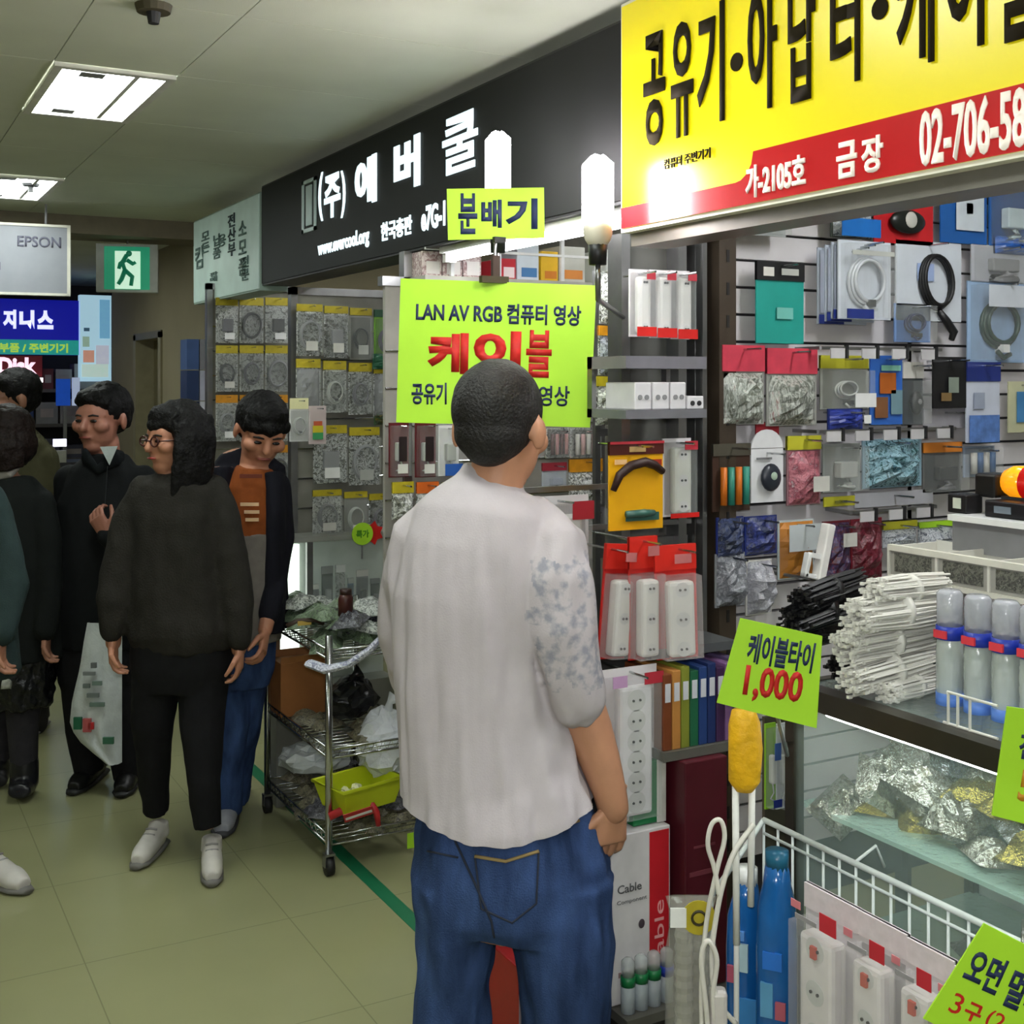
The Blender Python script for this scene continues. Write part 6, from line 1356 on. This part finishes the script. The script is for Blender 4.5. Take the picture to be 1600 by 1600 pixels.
# ---------------------------------------------------------------- woman in a dark coat at the left edge
p = P('woman in a dark coat and ruffled black skirt at the left picture edge', 4.85, 20, skinm((150, 104, 82)))
p.wear('coat', cloth((20, 23, 22)), [
 [(16, 745, 0, (34, 30)), (18, 775, 0, (64, 46)), (20, 850, 0, (72, 54)), (24, 940, 0, (74, 56)), (26, 1030, 0, (72, 58))],
 [(66, 790, -.03, 22), (76, 850, -.05, 21), (78, 920, -.07, 20), (72, 985, -.1, 18)],
 [(-34, 790, 0, 24), (-48, 880, 0, 23), (-46, 960, -.05, 20)]], .009, 5, (.007, (12, 12, 6)), seed=11)
p.wear('skirt', mat((18, 18, 20), .35, var=.3, scale=40, bump=.7, bscale=50), [[(26, 1010, 0, (64, 56)), (28, 1060, 0, (58, 52)), (28, 1100, 0, (52, 46))]], .008, 2, (.016, (26, 26, 14), .01, (60, 60, 30)), seed=12)
p.wear('trim', mat((150, 150, 140), .4, var=.4, scale=40), [[(-24, 1066, -.13, (10, 5)), (2, 1069, -.15, (16, 6)), (18, 1070, -.15, (8, 5))]], .006, 2, (.004, (40, 40, 40)), body=0)
p.wear('stockings', cloth((50, 48, 52)), [[(36, 1090, 0, 27), (36, 1150, 0, 23), (38, 1205, .01, 20)], [(-6, 1090, .08, 26), (-6, 1150, .1, 22), (-6, 1200, .1, 19)]], .008, 3, (.003, (12, 12, 8)), seed=13)
p.wear('boots', mat((24, 24, 28), .3, var=.3, scale=50), [[(38, 1190, .01, 22), (38, 1222, .0, 22), (34, 1233, -.05, (20, 14)), (30, 1237, -.12, (17, 11))], [(-6, 1190, .1, 21), (-6, 1212, .1, 21), (-8, 1222, .04, (19, 12))]], .007, 3, None)
p.chain(p.body, [(6, 730, 0, 18), (12, 765, 0, 22)])
p.wear('collar', cloth((150, 146, 140)), [[(-4, 745, -.05, 8), (14, 740, -.06, 8), (26, 728, -.03, 7)]], .006, 3, None, body=0)
p.head(0, 690, 108, -1.2, .1, 0, fringe=.16, ears=False, hm=mat((24, 15, 12), .6, var=.3, scale=60, bump=.5, bscale=90, spec=.2), hair=lambda q: (q.ell((0, .2, .45), (.38, .32, .34), 14, 9), q.tube([(.2, .05, .7), (.34, .08, .4), (.3, .1, .1)], [(.14, .24), (.12, .24), (.1, .2)], 10, lat=(1, 0, 0))))
p.hand(72, 990, -.1, (-UP), RT, (-FW), .85, .6)
p.finish(.007)
# ---------------------------------------------------------------- man in an olive jacket farther back
p = P('man in an olive jacket farthest back at the left edge', 5.7, 28, skinm((140, 98, 76)))
p.wear('jacket', cloth((64, 62, 42)), [[(26, 672, 0, (26, 24)), (30, 695, 0, (46, 34)), (34, 760, 0, (56, 42)), (36, 860, 0, (58, 44)), (36, 930, 0, (56, 42))], [(72, 715, 0, 20), (82, 790, 0, 19), (84, 870, 0, 18)], [(-14, 715, 0, 20), (-26, 790, 0, 19), (-26, 870, 0, 18)]], .01, 5, (.006, (12, 12, 6)), seed=14)
p.wear('trousers', cloth((40, 38, 36)), [[(36, 915, 0, (50, 40)), (36, 985, 0, (48, 38))], [(16, 980, 0, 26), (16, 1060, 0, 22), (16, 1130, 0, 19)], [(56, 980, 0, 26), (56, 1060, 0, 22), (56, 1130, 0, 19)]], .01, 4, (.005, (12, 12, 6)), seed=15)
shoe(p, 16, 1140, .03, 0, 0, mat((30, 28, 26), .5)); shoe(p, 56, 1140, .03, 0, 0, mat((30, 28, 26), .5))
p.chain(p.body, [(26, 650, 0, 17), (26, 690, 0, 20)])
p.hand(84, 880, 0, (-UP), RT, (-FW), .95, .5); p.hand(-26, 880, 0, (-UP), -RT, (-FW), .95, .5)
p.head(20, 624, 92, -.85, .08, 0, fringe=.13, hair=lambda q: (q.ell((0, .17, .5), (.34, .3, .26), 14, 9),))
p.finish(.007)
# ---------------------------------------------------------------- person leaving the frame at the far left
p = P('person in a grey-teal coat cut off by the left picture edge', 4.0, -70, skinm((160, 112, 88)))
p.wear('coat', cloth((40, 54, 54)), [[(-70, 730, 0, (40, 36)), (-70, 765, 0, (70, 50)), (-70, 850, 0, (78, 60)), (-66, 950, 0, (84, 66)), (-60, 1060, 0, (92, 72))], [(-18, 780, 0, 28), (4, 850, 0, 28), (14, 915, -.02, 29), (0, 985, -.08, 25)], [(-124, 780, 0, 28), (-140, 870, 0, 27), (-144, 960, -.03, 24)]], .01, 5, (.008, (10, 10, 6)), seed=16)
p.wear('shawl', cloth((120, 124, 118)), [[(-60, 770, -.02, (50, 52)), (-36, 820, -.02, (44, 62)), (-28, 860, -.02, (34, 58))]], .009, 4, (.006, (14, 14, 8)), seed=17, body=0)
p.wear('trousers', cloth((36, 36, 40)), [[(-70, 1040, 0, (74, 58)), (-70, 1100, 0, (66, 52))], [(-100, 1090, 0, 36), (-98, 1200, 0, 30), (-96, 1320, 0, 25)], [(-40, 1090, 0, 36), (-36, 1200, 0, 30), (-30, 1320, 0, 25)]], .01, 4, (.005, (12, 12, 6)), seed=18)
shoe(p, -12, 1380, .0, 0, 1.0, SH); shoe(p, -96, 1370, .05, 0, .2, SH)
p.chain(p.body, [(-70, 700, 0, 22), (-70, 745, 0, 26)])
p.hand(0, 995, -.08, (-UP), RT, (-FW), .9, .6); p.hand(-144, 970, -.03, (-UP), -RT, (-FW), .9, .5)
p.head(-74, 662, 122, -1.2, 0, 0, fringe=.15, hair=lambda q: (q.ell((0, .2, .45), (.36, .32, .34), 14, 9),))
p.finish(.008)
